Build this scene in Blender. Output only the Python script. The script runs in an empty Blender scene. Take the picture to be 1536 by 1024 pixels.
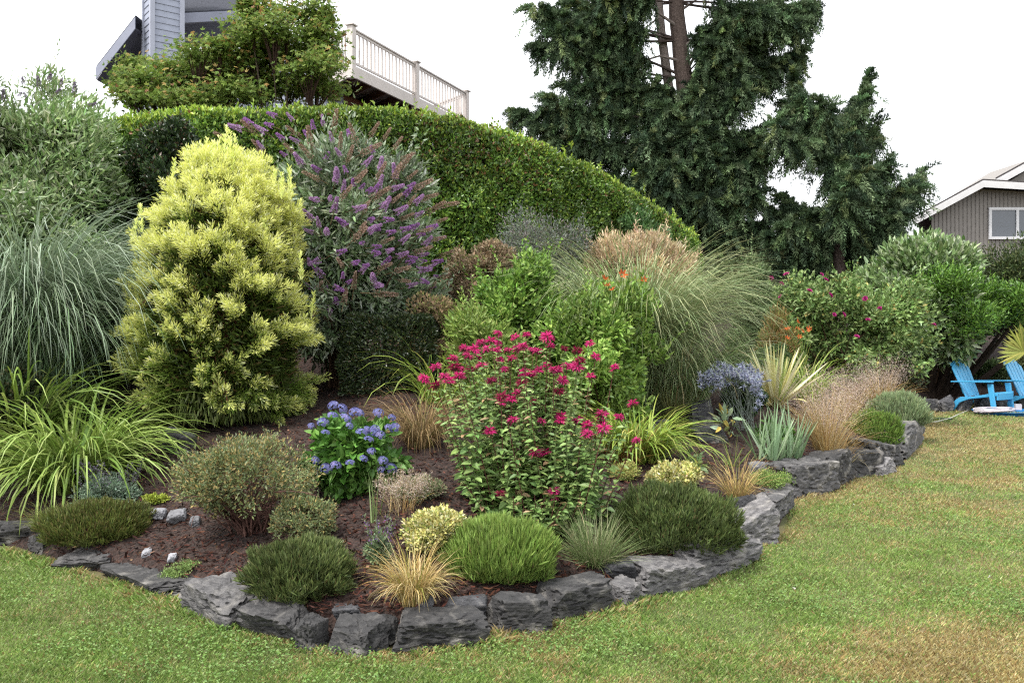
import bpy, bmesh, math, zlib
import numpy as np
from mathutils import Vector, Matrix
R = math.radians
scene = bpy.context.scene
COL = scene.collection
# ------------------------------------------------------------------ camera
F = 1330.0                      # focal length in photo pixels (photo 1536 x 1024)
CX, HY, EYE = 768.0, 490.0, 1.6  # principal column, horizon row, eye height
cam_d = bpy.data.cameras.new("camera")
cam = bpy.data.objects.new("camera", cam_d); COL.objects.link(cam)
cam_d.sensor_width = 36; cam_d.lens = F/1536*36
cam_d.shift_y = (HY-512)/1536
cam_d.clip_end = 2000; cam_d.clip_start = 0.05
cam.location = (0, 0, EYE); cam.rotation_euler = (R(90), 0, 0)
scene.camera = cam
# ------------------------------------------------------------------ sky, sun, exposure
SUN = Vector((-0.55, -0.45, 1.25)).normalized()
w = bpy.data.worlds.new("World"); scene.world = w; w.use_nodes = True
nt = w.node_tree; nt.nodes.clear()
sky = nt.nodes.new("ShaderNodeTexSky"); sky.sky_type = 'NISHITA'; sky.sun_disc = False
sky.sun_elevation = math.asin(SUN.z); sky.sun_rotation = math.atan2(SUN.x, SUN.y)
sky.dust_density = 4.0; sky.air_density = 1.0
hs = nt.nodes.new("ShaderNodeHueSaturation"); hs.inputs['Saturation'].default_value = 0.25
mx = nt.nodes.new("ShaderNodeMixRGB"); mx.inputs[0].default_value = 0.7      # thick even cloud cover
mx.inputs[2].default_value = (7.0, 7.15, 7.35, 1)
bg = nt.nodes.new("ShaderNodeBackground"); bg.inputs[1].default_value = 0.12
out = nt.nodes.new("ShaderNodeOutputWorld")
nt.links.new(sky.outputs[0], hs.inputs['Color']); nt.links.new(hs.outputs[0], mx.inputs[1])
nt.links.new(mx.outputs[0], bg.inputs[0]); nt.links.new(bg.outputs[0], out.inputs[0])
sd = bpy.data.lights.new("sun", 'SUN'); so = bpy.data.objects.new("sun", sd); COL.objects.link(so)
sd.energy = 1.5; sd.angle = R(10); sd.color = (1, 0.96, 0.9)
so.rotation_euler = (-SUN).to_track_quat('-Z', 'Y').to_euler()
scene.view_settings.view_transform = 'Standard'; scene.view_settings.look = 'None'
scene.view_settings.exposure = 1.55; scene.view_settings.gamma = 1
scene.cycles.max_bounces = 6; scene.cycles.diffuse_bounces = 2; scene.cycles.transmission_bounces = 3
scene.cycles.transparent_max_bounces = 4
scene.cycles.use_denoising = False; scene.cycles.filter_width = 1.25; scene.cycles.sample_clamp_indirect = 4

# ------------------------------------------------------------------ helpers
KA = 0.66
def lin(c):
    c = np.asarray(c, float)/255.0
    return np.where(c <= .04045, c/12.92, ((c+.055)/1.055)**2.4)
def S(r, g, b): return lin((r, g, b))*KA        # colour as seen on a lit surface -> albedo
def rg(name): return np.random.default_rng(zlib.crc32(name.encode()))
def nrm(v): return v/np.maximum(np.linalg.norm(v, axis=-1, keepdims=True), 1e-9)
def pal_cols(rng, n, pal, jit=.18):
    cols = np.array([S(*p[:3]) for p in pal]); wt = np.array([p[3] if len(p) > 3 else 1. for p in pal], float); wt /= wt.sum()
    c = cols[rng.choice(len(pal), n, p=wt)]
    return c*np.exp(rng.normal(0, jit, (n, 1)))*np.exp(rng.normal(0, jit*.25, (n, 3)))

def mat(name, rough=.6, spec=.3, trans=0.0, bump=0.0, bscale=60, col=None, noise=None, metallic=0):
    m = bpy.data.materials.new(name); m.use_nodes = True; t = m.node_tree; t.nodes.clear()
    o = t.nodes.new("ShaderNodeOutputMaterial"); p = t.nodes.new("ShaderNodeBsdfPrincipled")
    p.inputs['Roughness'].default_value = rough; p.inputs['Specular IOR Level'].default_value = spec
    p.inputs['Metallic'].default_value = metallic
    if col is None:
        a = t.nodes.new("ShaderNodeAttribute"); a.attribute_name = "col"; src = a.outputs['Color']
    else:
        a = t.nodes.new("ShaderNodeRGB"); a.outputs[0].default_value = (*col, 1); src = a.outputs[0]
    if noise:                                   # (scale, amount) value variation of the surface itself
        tc = t.nodes.new("ShaderNodeTexCoord"); n = t.nodes.new("ShaderNodeTexNoise"); n.inputs['Scale'].default_value = noise[0]
        n.inputs['Detail'].default_value = 6
        mr = t.nodes.new("ShaderNodeMapRange"); mr.inputs[1].default_value = .3; mr.inputs[2].default_value = .7
        mr.inputs[3].default_value = 1-noise[1]; mr.inputs[4].default_value = 1+noise[1]
        mm = t.nodes.new("ShaderNodeMixRGB"); mm.blend_type = 'MULTIPLY'; mm.inputs[0].default_value = 1
        t.links.new(tc.outputs['Object'], n.inputs['Vector']); t.links.new(n.outputs['Fac'], mr.inputs[0])
        t.links.new(src, mm.inputs[1]); t.links.new(mr.outputs[0], mm.inputs[2]); src = mm.outputs[0]
    t.links.new(src, p.inputs['Base Color'])
    if bump:
        tc = t.nodes.new("ShaderNodeTexCoord"); n = t.nodes.new("ShaderNodeTexNoise"); n.inputs['Scale'].default_value = bscale
        n.inputs['Detail'].default_value = 8
        b = t.nodes.new("ShaderNodeBump"); b.inputs['Strength'].default_value = bump; b.inputs['Distance'].default_value = .02
        t.links.new(tc.outputs['Object'], n.inputs['Vector']); t.links.new(n.outputs['Fac'], b.inputs['Height'])
        t.links.new(b.outputs[0], p.inputs['Normal'])
    if trans:
        tr = t.nodes.new("ShaderNodeBsdfTranslucent"); t.links.new(src, tr.inputs[0])
        ms = t.nodes.new("ShaderNodeMixShader"); ms.inputs[0].default_value = trans
        t.links.new(p.outputs[0], ms.inputs[1]); t.links.new(tr.outputs[0], ms.inputs[2]); t.links.new(ms.outputs[0], o.inputs[0])
    else:
        t.links.new(p.outputs[0], o.inputs[0])
    return m
LEAF = mat("leaf", .5, .35, .22)
THIN = mat("thin_leaf", .55, .3, .42)
GLOSSY = mat("glossy_leaf", .33, .45, .18)
DRY = mat("dry_leaf", .85, .1, .2)
PETAL = mat("petal", .7, .15, .35)
BARK = mat("bark", .9, .1, 0, .6, 40, noise=(25, .35))
MULCH = mat("mulch_chip", .9, .08)

class MB:
    """collects vertices / faces / colours, links them as ONE mesh"""
    def __init__(s): s.V = []; s.C = []; s.Fq = {}; s.n = 0
    def add(s, V, faces, C):
        V = np.asarray(V, float).reshape(-1, 3); C = np.asarray(C, float)
        if C.ndim == 1: C = np.tile(C, (len(V), 1))
        s.V.append(V); s.C.append(C)
        for f in (faces if isinstance(faces, list) else [faces]):
            f = np.asarray(f, np.int64); s.Fq.setdefault(f.shape[1], []).append(f+s.n)
        s.n += len(V)
    def build(s, name, m, parent=None, smooth=False, origin=None):
        me = bpy.data.meshes.new(name)
        V = np.concatenate(s.V); C = np.concatenate(s.C)
        if origin is not None: V = V-np.asarray(origin, float)
        me.vertices.add(len(V)); me.vertices.foreach_set("co", V.astype(np.float32).ravel())
        idx = []; st = []; off = 0
        for k, L in s.Fq.items():
            f = np.concatenate(L); idx.append(f.ravel()); st.append(off+np.arange(len(f))*k); off += f.size
        idx = np.concatenate(idx); st = np.concatenate(st)
        me.loops.add(len(idx)); me.loops.foreach_set("vertex_index", idx.astype(np.int32))
        me.polygons.add(len(st)); me.polygons.foreach_set("loop_start", st.astype(np.int32))
        me.update(calc_edges=True)
        a = me.attributes.new("col", 'FLOAT_COLOR', 'POINT')
        a.data.foreach_set("color", np.concatenate([np.clip(C, 0, 1), np.ones((len(C), 1))], 1).astype(np.float32).ravel())
        me.polygons.foreach_set("use_smooth", np.full(len(st), bool(smooth)))
        me.materials.append(m)
        o = bpy.data.objects.new(name, me); COL.objects.link(o)
        if parent is not None: o.parent = parent
        if origin is not None and parent is None: o.location = origin
        return o

def tag(o, label=None, cat=None, group=None, kind=None):
    if label: o["label"] = label
    if cat: o["category"] = cat
    if group: o["group"] = group
    if kind: o["kind"] = kind
    return o
def thing(name, label, cat, loc, group=None):
    o = bpy.data.objects.new(name, None); COL.objects.link(o); o.location = loc; o.empty_display_size = .1
    return tag(o, label, cat, group)
def obj(mb, name, m, root, smooth=False):
    return mb.build(name, m, root, smooth, origin=root.location)
def dup(src, parent, loc, rot=None, sc=None):
    c = src.copy(); COL.objects.link(c); c.parent = parent; c.location = loc
    if rot is not None: c.rotation_euler = rot
    if sc is not None: c.scale = (sc, sc, sc)
    return c

# --- vectorised shapes
def leaves(mb, P, D, N, L, W, C, kind='d', tip=None, fold=.18, curl=.12):
    """P base points, D axis, N rough normal; L, W sizes; C colours, tip colours at the end"""
    n = len(P); u = nrm(D); v = nrm(np.cross(N, u)+1e-6); wv = np.cross(u, v)
    L = np.broadcast_to(L, (n,))[:, None]; W = np.broadcast_to(W, (n,))[:, None]
    if kind == 'd':
        T = np.array([[0, 0, 0], [.42, -.5, fold], [1, 0, -curl], [.42, .5, fold]]); fs = [np.array([[0, 1, 2, 3]])]
    elif kind == 's':                             # thin sprig, widest past the middle
        T = np.array([[0, -.3, 0], [.65, -.5, 0], [1, 0, curl], [.65, .5, 0], [0, .3, 0]]); fs = [np.array([[0, 1, 2, 3, 4]])]
    else:                                        # folded six point leaf
        T = np.array([[0, 0, 0], [.28, -.5, fold], [.68, -.36, fold*.8-curl*.5], [1, 0, -curl], [.68, .36, fold*.8-curl*.5], [.28, .5, fold]])
        fs = [np.array([[0, 1, 2, 3], [0, 3, 4, 5]])]
    k = len(T)
    V = P[:, None, :]+(L*u)[:, None, :]*T[None, :, 0:1]+(W*v)[:, None, :]*T[None, :, 1:2]+(W*wv)[:, None, :]*T[None, :, 2:3]
    if tip is None: CC = np.repeat(C[:, None, :], k, 1)
    else: CC = C[:, None, :]+(tip-C)[:, None, :]*T[None, :, 0:1]
    fs = [(f[None]+(np.arange(n)*k)[:, None, None]).reshape(-1, f.shape[1]) for f in fs]
    mb.add(V.reshape(-1, 3), fs, CC.reshape(-1, 3))

def blades(mb, rng, base, az, lean, L, W, droop, C, tip=None, segs=6, power=1.4, face=None, bottom=1.0, twist=.4):
    """arching strap blades"""
    n = len(base); s = np.linspace(0, 1, segs+1)
    lean = np.broadcast_to(lean, (n,)); droop = np.broadcast_to(droop, (n,)); L = np.broadcast_to(L, (n,)); W = np.broadcast_to(W, (n,))
    th = lean[:, None]+droop[:, None]*s[None]**power
    st = L[:, None]/segs
    h = np.concatenate([np.zeros((n, 1)), np.cumsum(np.sin((th[:, 1:]+th[:, :-1])/2)*st, 1)], 1)
    z = np.concatenate([np.zeros((n, 1)), np.cumsum(np.cos((th[:, 1:]+th[:, :-1])/2)*st, 1)], 1)
    dx, dy = np.cos(az), np.sin(az)
    ctr = np.stack([base[:, 0:1]+h*dx[:, None], base[:, 1:2]+h*dy[:, None], base[:, 2:3]+z], -1)
    tw = rng.normal(0, twist, n)
    side = np.stack([-np.sin(az+tw), np.cos(az+tw), rng.normal(0, .25, n)], -1)[:, None, :]
    wd = np.minimum(1, bottom+s*3)*np.power(np.clip(1-s, 0.0, 1), .55)
    wd[-1] = .04
    off = side*(W[:, None]*wd[None]/2)[:, :, None]
    V = np.stack([ctr-off, ctr+off], 2).reshape(-1, 3)
    k = 2*(segs+1)
    q = np.array([[2*i, 2*i+1, 2*i+3, 2*i+2] for i in range(segs)])
    f = (q[None]+(np.arange(n)*k)[:, None, None]).reshape(-1, 4)
    CC = np.repeat(C[:, None, :], segs+1, 1)
    if tip is not None: CC = CC+(tip-C)[:, None, :]*(s[None, :, None]**1.5)
    mb.add(V, f, np.repeat(CC, 2, 1).reshape(-1, 3))
    return ctr

def tube(mb, pts, rad, C, sides=6):
    pts = np.asarray(pts, float); n = len(pts); rad = np.broadcast_to(rad, (n,))
    t = np.gradient(pts, axis=0); t = nrm(t); ref = np.array([.3, .9, .2]) if abs(t[0][2]) > .7 else np.array([0, 0, 1.])
    a = nrm(np.cross(t, ref)); b = np.cross(t, a)
    an = np.linspace(0, 2*np.pi, sides, endpoint=False)
    V = pts[:, None]+rad[:, None, None]*(np.cos(an)[None, :, None]*a[:, None]+np.sin(an)[None, :, None]*b[:, None])
    f = [[i*sides+j, i*sides+(j+1) % sides, (i+1)*sides+(j+1) % sides, (i+1)*sides+j] for i in range(n-1) for j in range(sides)]
    mb.add(V.reshape(-1, 3), np.array(f), np.asarray(C))
def box(mb, lo, hi, C, M=None):
    lo = np.asarray(lo, float); hi = np.asarray(hi, float)
    V = np.array([[x, y, z] for z in (lo[2], hi[2]) for y in (lo[1], hi[1]) for x in (lo[0], hi[0])])
    if M is not None: V = V@M[0].T+M[1]
    mb.add(V, np.array([[0, 2, 3, 1], [4, 5, 7, 6], [0, 1, 5, 4], [2, 6, 7, 3], [0, 4, 6, 2], [1, 3, 7, 5]]), C)
def prism(mb, poly, e, C):
    """extrude a 3-D polygon along vector e"""
    p = np.asarray(poly, float); n = len(p); V = np.concatenate([p, p+np.asarray(e, float)])
    mb.add(V, [np.array([list(range(n))]), np.array([list(range(2*n-1, n-1, -1))]),
               np.array([[i, i+n, (i+1) % n+n, (i+1) % n] for i in range(n)])], C)
def bez(a, b, c, n=7):
    t = np.linspace(0, 1, n)[:, None]; a, b, c = map(np.asarray, (a, b, c))
    return (1-t)**2*a+2*t*(1-t)*b+t*t*c

# --- value noise
_ng = np.random.default_rng(5).random((256, 256))
def vnoise(x, y, s=1.0, seed=0):
    x = np.asarray(x)*s+seed*17.3; y = np.asarray(y)*s+seed*9.1
    xi = np.floor(x).astype(int); yi = np.floor(y).astype(int); fx = x-xi; fy = y-yi
    fx = fx*fx*(3-2*fx); fy = fy*fy*(3-2*fy)
    g = lambda i, j: _ng[(xi+i) % 256, (yi+j) % 256]
    return (g(0, 0)*(1-fx)+g(1, 0)*fx)*(1-fy)+(g(0, 1)*(1-fx)+g(1, 1)*fx)*fy

# ------------------------------------------------------------------ terrain
EDGE = np.array([(-60, 14), (-6.5, 7.3), (-3.67, 6.35), (-3.12, 5.95), (-2, 5.15), (-1.4, 4.62), (-1.0, 4.42), (-.54, 4.34), (-.1, 4.53), (.22, 4.78), (.74, 5.13),
                 (1.2, 5.46), (1.7, 6.26), (2.13, 6.86), (2.63, 8.18), (3.42, 9.25), (4.5, 10.6), (5.98, 12.9), (6.6, 14.2), (8.2, 17.3), (8.9, 17.6), (10.4, 18), (60, 24)], float)
def dist(x, y):
    x = np.asarray(x, float); y = np.asarray(y, float); d = np.full(x.shape, 1e9)
    for a, b in zip(EDGE[:-1], EDGE[1:]):
        ab = b-a; t = np.clip(((x-a[0])*ab[0]+(y-a[1])*ab[1])/(ab@ab), 0, 1)
        d = np.minimum(d, np.hypot(x-a[0]-t*ab[0], y-a[1]-t*ab[1]))
    return np.where(y > np.interp(x, EDGE[:, 0], EDGE[:, 1]), d, -d)
def H(x, y):
    x = np.asarray(x, float); y = np.asarray(y, float); d = dist(x, y)
    k = np.clip((x-.8)/1.8, 0, 1)
    e0 = .12+.16*k; s1 = .22+.07*k
    dd = np.maximum(d-.2, 0)
    h = e0+s1*np.minimum(dd, 4)+.29*np.clip(dd-4, 0, 5)+.22*np.clip(dd-9, 0, 5)
    h = np.minimum(h, 3.7)
    h = h+(vnoise(x, y, 2.2, 3)-.5)*.06*np.clip(dd, 0, 1)
    return np.where(d > .2, h, np.clip((d+.05)/.25, 0, 1)*(e0+.25)-.25)
def Hs(x, y): return float(H(np.array([x]), np.array([y]))[0])
def at(px, py, Y): return np.array([(px-CX)/F*Y, Y, EYE+(HY-py)/F*Y])
def hitY(px, py):
    Y = np.arange(3.2, 45, .01); X = (px-CX)/F*Y; Z = EYE+(HY-py)/F*Y
    k = np.nonzero(Z <= H(X, Y))[0]
    return float(Y[k[0]]) if len(k) else 30.
def onground(px, py): Y = hitY(px, py); X = (px-CX)/F*Y; return np.array([X, Y, Hs(X, Y)])
def spec(x0, x1, yt, yb=None, Y=None, deep=.8):
    """silhouette in the photo -> centre, ground height, top height, radius"""
    px = (x0+x1)/2
    if Y is None:
        Yf = hitY(px, yb); r = (x1-x0)/2*Yf/F; Y = Yf+r*deep
    else: Yf = None
    X = (px-CX)/F*Y; r = (x1-x0)/2*Y/F
    zb = Hs(X, Y) if Yf is None else Hs((px-CX)/F*Yf, Yf+.03)
    return X, Y, zb, EYE+(HY-yt)/F*Y, r

# lawn sheet
def lawn_material():
    m = bpy.data.materials.new("lawn_soil"); m.use_nodes = True; t = m.node_tree; p = t.nodes["Principled BSDF"]
    tc = t.nodes.new("ShaderNodeTexCoord"); n1 = t.nodes.new("ShaderNodeTexNoise"); n1.inputs['Scale'].default_value = .8; n1.inputs['Detail'].default_value = 9
    r = t.nodes.new("ShaderNodeValToRGB"); r.color_ramp.elements[0].position = .38; r.color_ramp.elements[1].position = .62
    r.color_ramp.elements[0].color = (.075, .10, .022, 1); r.color_ramp.elements[1].color = (.17, .125, .055, 1)
    n2 = t.nodes.new("ShaderNodeTexNoise"); n2.inputs['Scale'].default_value = 90; n2.inputs['Detail'].default_value = 4
    mm = t.nodes.new("ShaderNodeMixRGB"); mm.blend_type = 'MULTIPLY'; mm.inputs[0].default_value = .6
    t.links.new(tc.outputs['Object'], n1.inputs[0]); t.links.new(tc.outputs['Object'], n2.inputs[0]); t.links.new(n1.outputs['Fac'], r.inputs[0])
    t.links.new(r.outputs[0], mm.inputs[1]); t.links.new(n2.outputs['Fac'], mm.inputs[2]); t.links.new(mm.outputs[0], p.inputs['Base Color'])
    p.inputs['Roughness'].default_value = .95
    return m
mb = MB(); mb.add([[-600, -200, 0], [600, -200, 0], [600, 1500, 0], [-600, 1500, 0]], np.array([[0, 1, 2, 3]]), (0, 0, 0))
tag(mb.build("lawn_ground", lawn_material()), kind="structure")

# mulch covered hill
def mulch_material():
    m = bpy.data.materials.new("bark_mulch"); m.use_nodes = True; t = m.node_tree; p = t.nodes["Principled BSDF"]
    tc = t.nodes.new("ShaderNodeTexCoord"); n1 = t.nodes.new("ShaderNodeTexVoronoi"); n1.inputs['Scale'].default_value = 45
    n2 = t.nodes.new("ShaderNodeTexNoise"); n2.inputs['Scale'].default_value = 30; n2.inputs['Detail'].default_value = 8
    r = t.nodes.new("ShaderNodeValToRGB"); e = r.color_ramp.elements
    e[0].position = .3; e[0].color = (.012, .007, .005, 1); e[1].position = .75; e[1].color = (.065, .033, .024, 1)
    t.links.new(tc.outputs['Object'], n1.inputs['Vector']); t.links.new(tc.outputs['Object'], n2.inputs['Vector'])
    t.links.new(n2.outputs['Fac'], r.inputs[0]); t.links.new(r.outputs[0], p.inputs['Base Color'])
    b = t.nodes.new("ShaderNodeBump"); b.inputs['Strength'].default_value = .9; b.inputs['Distance'].default_value = .03
    t.links.new(n1.outputs['Distance'], b.inputs['Height']); t.links.new(b.outputs[0], p.inputs['Normal'])
    p.inputs['Roughness'].default_value = .95
    return m
xs = np.concatenate([np.linspace(-70, -9, 40)[:-1], np.arange(-9, 12, .1), np.linspace(12, 70, 40)])
ys = np.concatenate([np.arange(4, 19, .1), np.linspace(19, 90, 70)])
gx, gy = np.meshgrid(xs, ys); nx, ny = len(xs), len(ys); gz = H(gx, gy); gd = dist(gx, gy)
ii, jj = np.meshgrid(np.arange(nx-1), np.arange(ny-1)); a = (jj*nx+ii).ravel()
f = np.stack([a, a+1, a+nx+1, a+nx], 1); f = f[(gd.ravel()[f] > -.3).any(1)]
mb = MB(); mb.add(np.stack([gx, gy, gz], -1).reshape(-1, 3), f, (0, 0, 0))
tag(mb.build("mulch_hill", mulch_material(), smooth=True), kind="structure")

# bark chips
rng = rg("chips"); n = 70000
Y = 4+rng.random(n)**1.6*8.5; X = (rng.random(n)*1.3-.65)*Y; d = dist(X, Y); k = d > .12; X, Y = X[k], Y[k]; n = len(X)
P = np.stack([X, Y, H(X, Y)+.004+rng.random(n)*.015], -1)
D = nrm(np.stack([rng.normal(0, 1, n), rng.normal(0, 1, n), rng.normal(0, .25, n)], -1)); N = nrm(np.array([0, -.2, 1.])+rng.normal(0, .4, (n, 3)))
mb = MB(); leaves(mb, P, D, N, .02+rng.random(n)**2*.05, .006+rng.random(n)*.010,
                  pal_cols(rng, n, [(78, 50, 42, 5), (54, 36, 32, 5), (98, 66, 54, 2.5), (136, 102, 84, .6), (40, 28, 26, 3)], .3), 's', curl=.3)
tag(mb.build("mulch_chips", MULCH), kind="stuff", label="dark reddish brown bark chips covering the planting bed", cat="mulch")

# lawn blades
def brown(x, y):
    b = .06+.115*np.clip(x-.2, -3, 4)+1.0*(vnoise(x, y, .9, 1)-.5)+.7*(vnoise(x, y, 2.6, 2)-.5)+.5*(vnoise(x, y, 7.5, 11)-.5)
    b += 1.05*np.exp(-((x-2.15)**2+(y-4.25)**2)/.32)+.45*np.exp(-(dist(x, y)/.16)**2)
    return np.clip(b, 0.03, .95)
GREEN = [(140, 168, 84, 4), (118, 150, 70, 3), (164, 186, 106, 3), (180, 196, 132, 1.3)]
TAN = [(198, 184, 124, 3), (180, 158, 102, 3), (212, 198, 150, 1.5), (156, 126, 82, 1.2)]
rng = rg("lawn"); n = 1250000
Y = 3.3+(rng.random(n)**2.1)*17; X = (rng.random(n)*1.5-.75)*(Y+.8); d = dist(X, Y); k = (d < .03); X, Y = X[k], Y[k]; n = len(X)
b = brown(X, Y); far = np.maximum(1, Y/6)
C = np.where((rng.random(n) < b)[:, None], pal_cols(rng, n, TAN, .16), pal_cols(rng, n, GREEN, .16))
C *= (.74+.3*vnoise(X, Y, 4, 6)+.3*vnoise(X, Y, 15, 7))[:, None]
hgt = (.018+.024*rng.random(n))*(.6+.6*vnoise(X, Y, 3, 4))*np.where((np.abs(dist(X, Y)) < .09) & (vnoise(X, Y, 5, 13) > .5), 1.7, 1)
az = rng.random(n)*6.283; ln = .1+.7*rng.random(n)
D = np.stack([np.cos(az)*np.sin(ln), np.sin(az)*np.sin(ln), np.cos(ln)], -1); sd_ = nrm(np.stack([-np.sin(az)+rng.normal(0, .6, n), np.cos(az)+rng.normal(0, .6, n), 0*az], -1))
P = np.stack([X, Y, 0*X-.002], -1); wd = (.0027*far)[:, None]/2; Lh = (hgt*(.8+.2*far))[:, None]
V = np.stack([P-sd_*wd, P+sd_*wd, P+D*Lh*.6+sd_*wd*.8, P+D*Lh+np.stack([np.cos(az), np.sin(az), -.3+0*az], -1)*Lh*.25], 1).reshape(-1, 3)
mb = MB(); mb.add(V, np.arange(4*n).reshape(n, 4)[:, [0, 1, 2, 3]], np.repeat(C, 4, 0))
tag(mb.build("lawn_grass", LEAF), kind="stuff", label="mown lawn of green grass with straw brown patches", cat="grass")
# clover in the lawn
rng = rg("clover"); n = 90000
Y = 3.4+rng.random(n)**1.8*8; X = (rng.random(n)*1.4-.7)*(Y+.6)
k = (dist(X, Y) < -.05) & (vnoise(X, Y, 1.6, 8)+.35*vnoise(X, Y, 6, 9)+.5*(rng.random(n)-.5)-.35*brown(X, Y) > .66); X, Y = X[k], Y[k]; n = len(X)
P = np.stack([X, Y, .02+.03*rng.random(n)], -1); az = rng.random(n)*6.283
mb = MB(); leaves(mb, P, np.stack([np.cos(az), np.sin(az), rng.normal(.1, .25, n)], -1), np.array([0, 0, 1.])+rng.normal(0, .35, (n, 3)),
                  .011+.010*rng.random(n), .010+.007*rng.random(n), pal_cols(rng, n, [(126, 160, 80, 3), (106, 142, 66, 3), (142, 170, 98, 1)], .13), 'd')
k = rng.random(n) < .0015; P2 = P[k]+[0, 0, .025]
for q in range(4):
    leaves(mb, P2, rng.normal(0, 1, (k.sum(), 3)), rng.normal(0, 1, (k.sum(), 3)), .014, .012, np.tile(S(225, 222, 210), (k.sum(), 1)), 'd')
tag(mb.build("clover", LEAF), kind="stuff", label="pale green clover leaves spread through the mown lawn", cat="clover")

# ------------------------------------------------------------------ stones
ICO = None
def ico():
    global ICO
    if ICO is None:
        bm = bmesh.new(); bmesh.ops.create_icosphere(bm, subdivisions=5, radius=1)
        ICO = (np.array([v.co[:] for v in bm.verts]), np.array([[v.index for v in f.verts] for f in bm.faces])); bm.free()
    return ICO
def n3(p, s, seed):
    return (vnoise(p[:, 0]+.37*p[:, 2], p[:, 1]-.71*p[:, 2], s, seed)+vnoise(p[:, 2]+.31*p[:, 1], p[:, 0]+.53*p[:, 1], s, seed+5))/2-.5
def stone_material():
    m = bpy.data.materials.new("basalt"); m.use_nodes = True; t = m.node_tree; p = t.nodes["Principled BSDF"]
    tc = t.nodes.new("ShaderNodeTexCoord"); at_ = t.nodes.new("ShaderNodeAttribute"); at_.attribute_name = "col"
    n1 = t.nodes.new("ShaderNodeTexNoise"); n1.inputs['Scale'].default_value = 15; n1.inputs['Detail'].default_value = 12; n1.inputs['Roughness'].default_value = .7
    mp = t.nodes.new("ShaderNodeMapping"); mp.inputs['Scale'].default_value = (1, 1, 2.6); mp.inputs['Rotation'].default_value = (.3, .5, 0)
    r = t.nodes.new("ShaderNodeValToRGB"); e = r.color_ramp.elements
    e[0].position = .34; e[0].color = (.35, .35, .37, 1); e[1].position = .7; e[1].color = (1.9, 1.88, 1.85, 1)
    e2 = e.new(.5); e2.color = (.85, .85, .87, 1)
    mm = t.nodes.new("ShaderNodeMixRGB"); mm.blend_type = 'MULTIPLY'; mm.inputs[0].default_value = 1
    n2 = t.nodes.new("ShaderNodeTexNoise"); n2.inputs['Scale'].default_value = 3.5; n2.inputs['Detail'].default_value = 7; n2.inputs['Distortion'].default_value = 1
    r2 = t.nodes.new("ShaderNodeValToRGB"); e = r2.color_ramp.elements; e[0].position = .52; e[0].color = (0, 0, 0, 1); e[1].position = .66; e[1].color = (.62, .62, .62, 1)
    mm2 = t.nodes.new("ShaderNodeMixRGB"); mm2.inputs[2].default_value = (.30, .28, .25, 1)
    b = t.nodes.new("ShaderNodeBump"); b.inputs['Strength'].default_value = 1; b.inputs['Distance'].default_value = .02
    L = t.links.new
    L(tc.outputs['Object'], mp.inputs[0]); L(mp.outputs[0], n1.inputs[0]); L(tc.outputs['Object'], n2.inputs[0])
    L(n1.outputs['Fac'], r.inputs[0]); L(at_.outputs['Color'], mm.inputs[1]); L(r.outputs[0], mm.inputs[2])
    L(mm.outputs[0], mm2.inputs[1]); L(n2.outputs['Fac'], r2.inputs[0]); L(r2.outputs[0], mm2.inputs[0]); L(mm2.outputs[0], p.inputs['Base Color'])
    L(n1.outputs['Fac'], b.inputs['Height']); L(b.outputs[0], p.inputs['Normal']); p.inputs['Roughness'].default_value = .8
    return m
STONE = stone_material()
PEB = mat("pale_stone", .7, .3, 0, .3, 30, noise=(20, .25))
def rock(seed, w, dep, h, planes=11):
    rng = np.random.default_rng(seed); V, Fc = ico()
    bxn = np.array([[1, 0, 0], [-1, 0, 0], [0, 1, 0], [0, -1, 0], [0, 0, 1], [0, 0, -1.]])+rng.normal(0, .16, (6, 3))
    pn = nrm(np.concatenate([bxn, rng.normal(0, 1, (planes-5, 3))])); pd = np.concatenate([rng.uniform(.56, .68, 6), rng.uniform(.74, .98, planes-5)])
    dots = V@pn.T; r = np.where(dots > .05, pd/np.maximum(dots, .05), 9).min(1); r = np.minimum(r, 1.25)
    p = V*r[:, None]
    p = p*(1+.10*n3(p+seed*1.7, 2.2, 1)[:, None]-.09*np.abs(n3(p+seed, 4.5, 2))[:, None]*2+.05*np.round(n3(p*[1, 1, 1.6]+seed, 3, 9)*7)[:, None]/7)
    st = n3(p*[1, 1, 2.5]+seed, 3.2, 7); p = p*(1-.10*np.clip((np.abs(st) < .035)*1., 0, 1))[:, None]      # cracks
    p = p*(1+.05*n3(p, 14, 3)[:, None]+.03*n3(p, 34, 8)[:, None])
    tx, tz, sh_ = rng.uniform(-.28, .28), rng.uniform(-.22, .05), rng.uniform(-.25, .25)
    p = np.stack([p[:, 0]*(1+tz*p[:, 2])+sh_*p[:, 2]*.5, p[:, 1], p[:, 2]*(1+tx*p[:, 0])], -1)
    lo, hi = p.min(0), p.max(0); p = (p-lo)/(hi-lo)-.5
    return p*[w, dep, h], Fc
GRP = "rough basalt stones edging the border"
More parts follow.
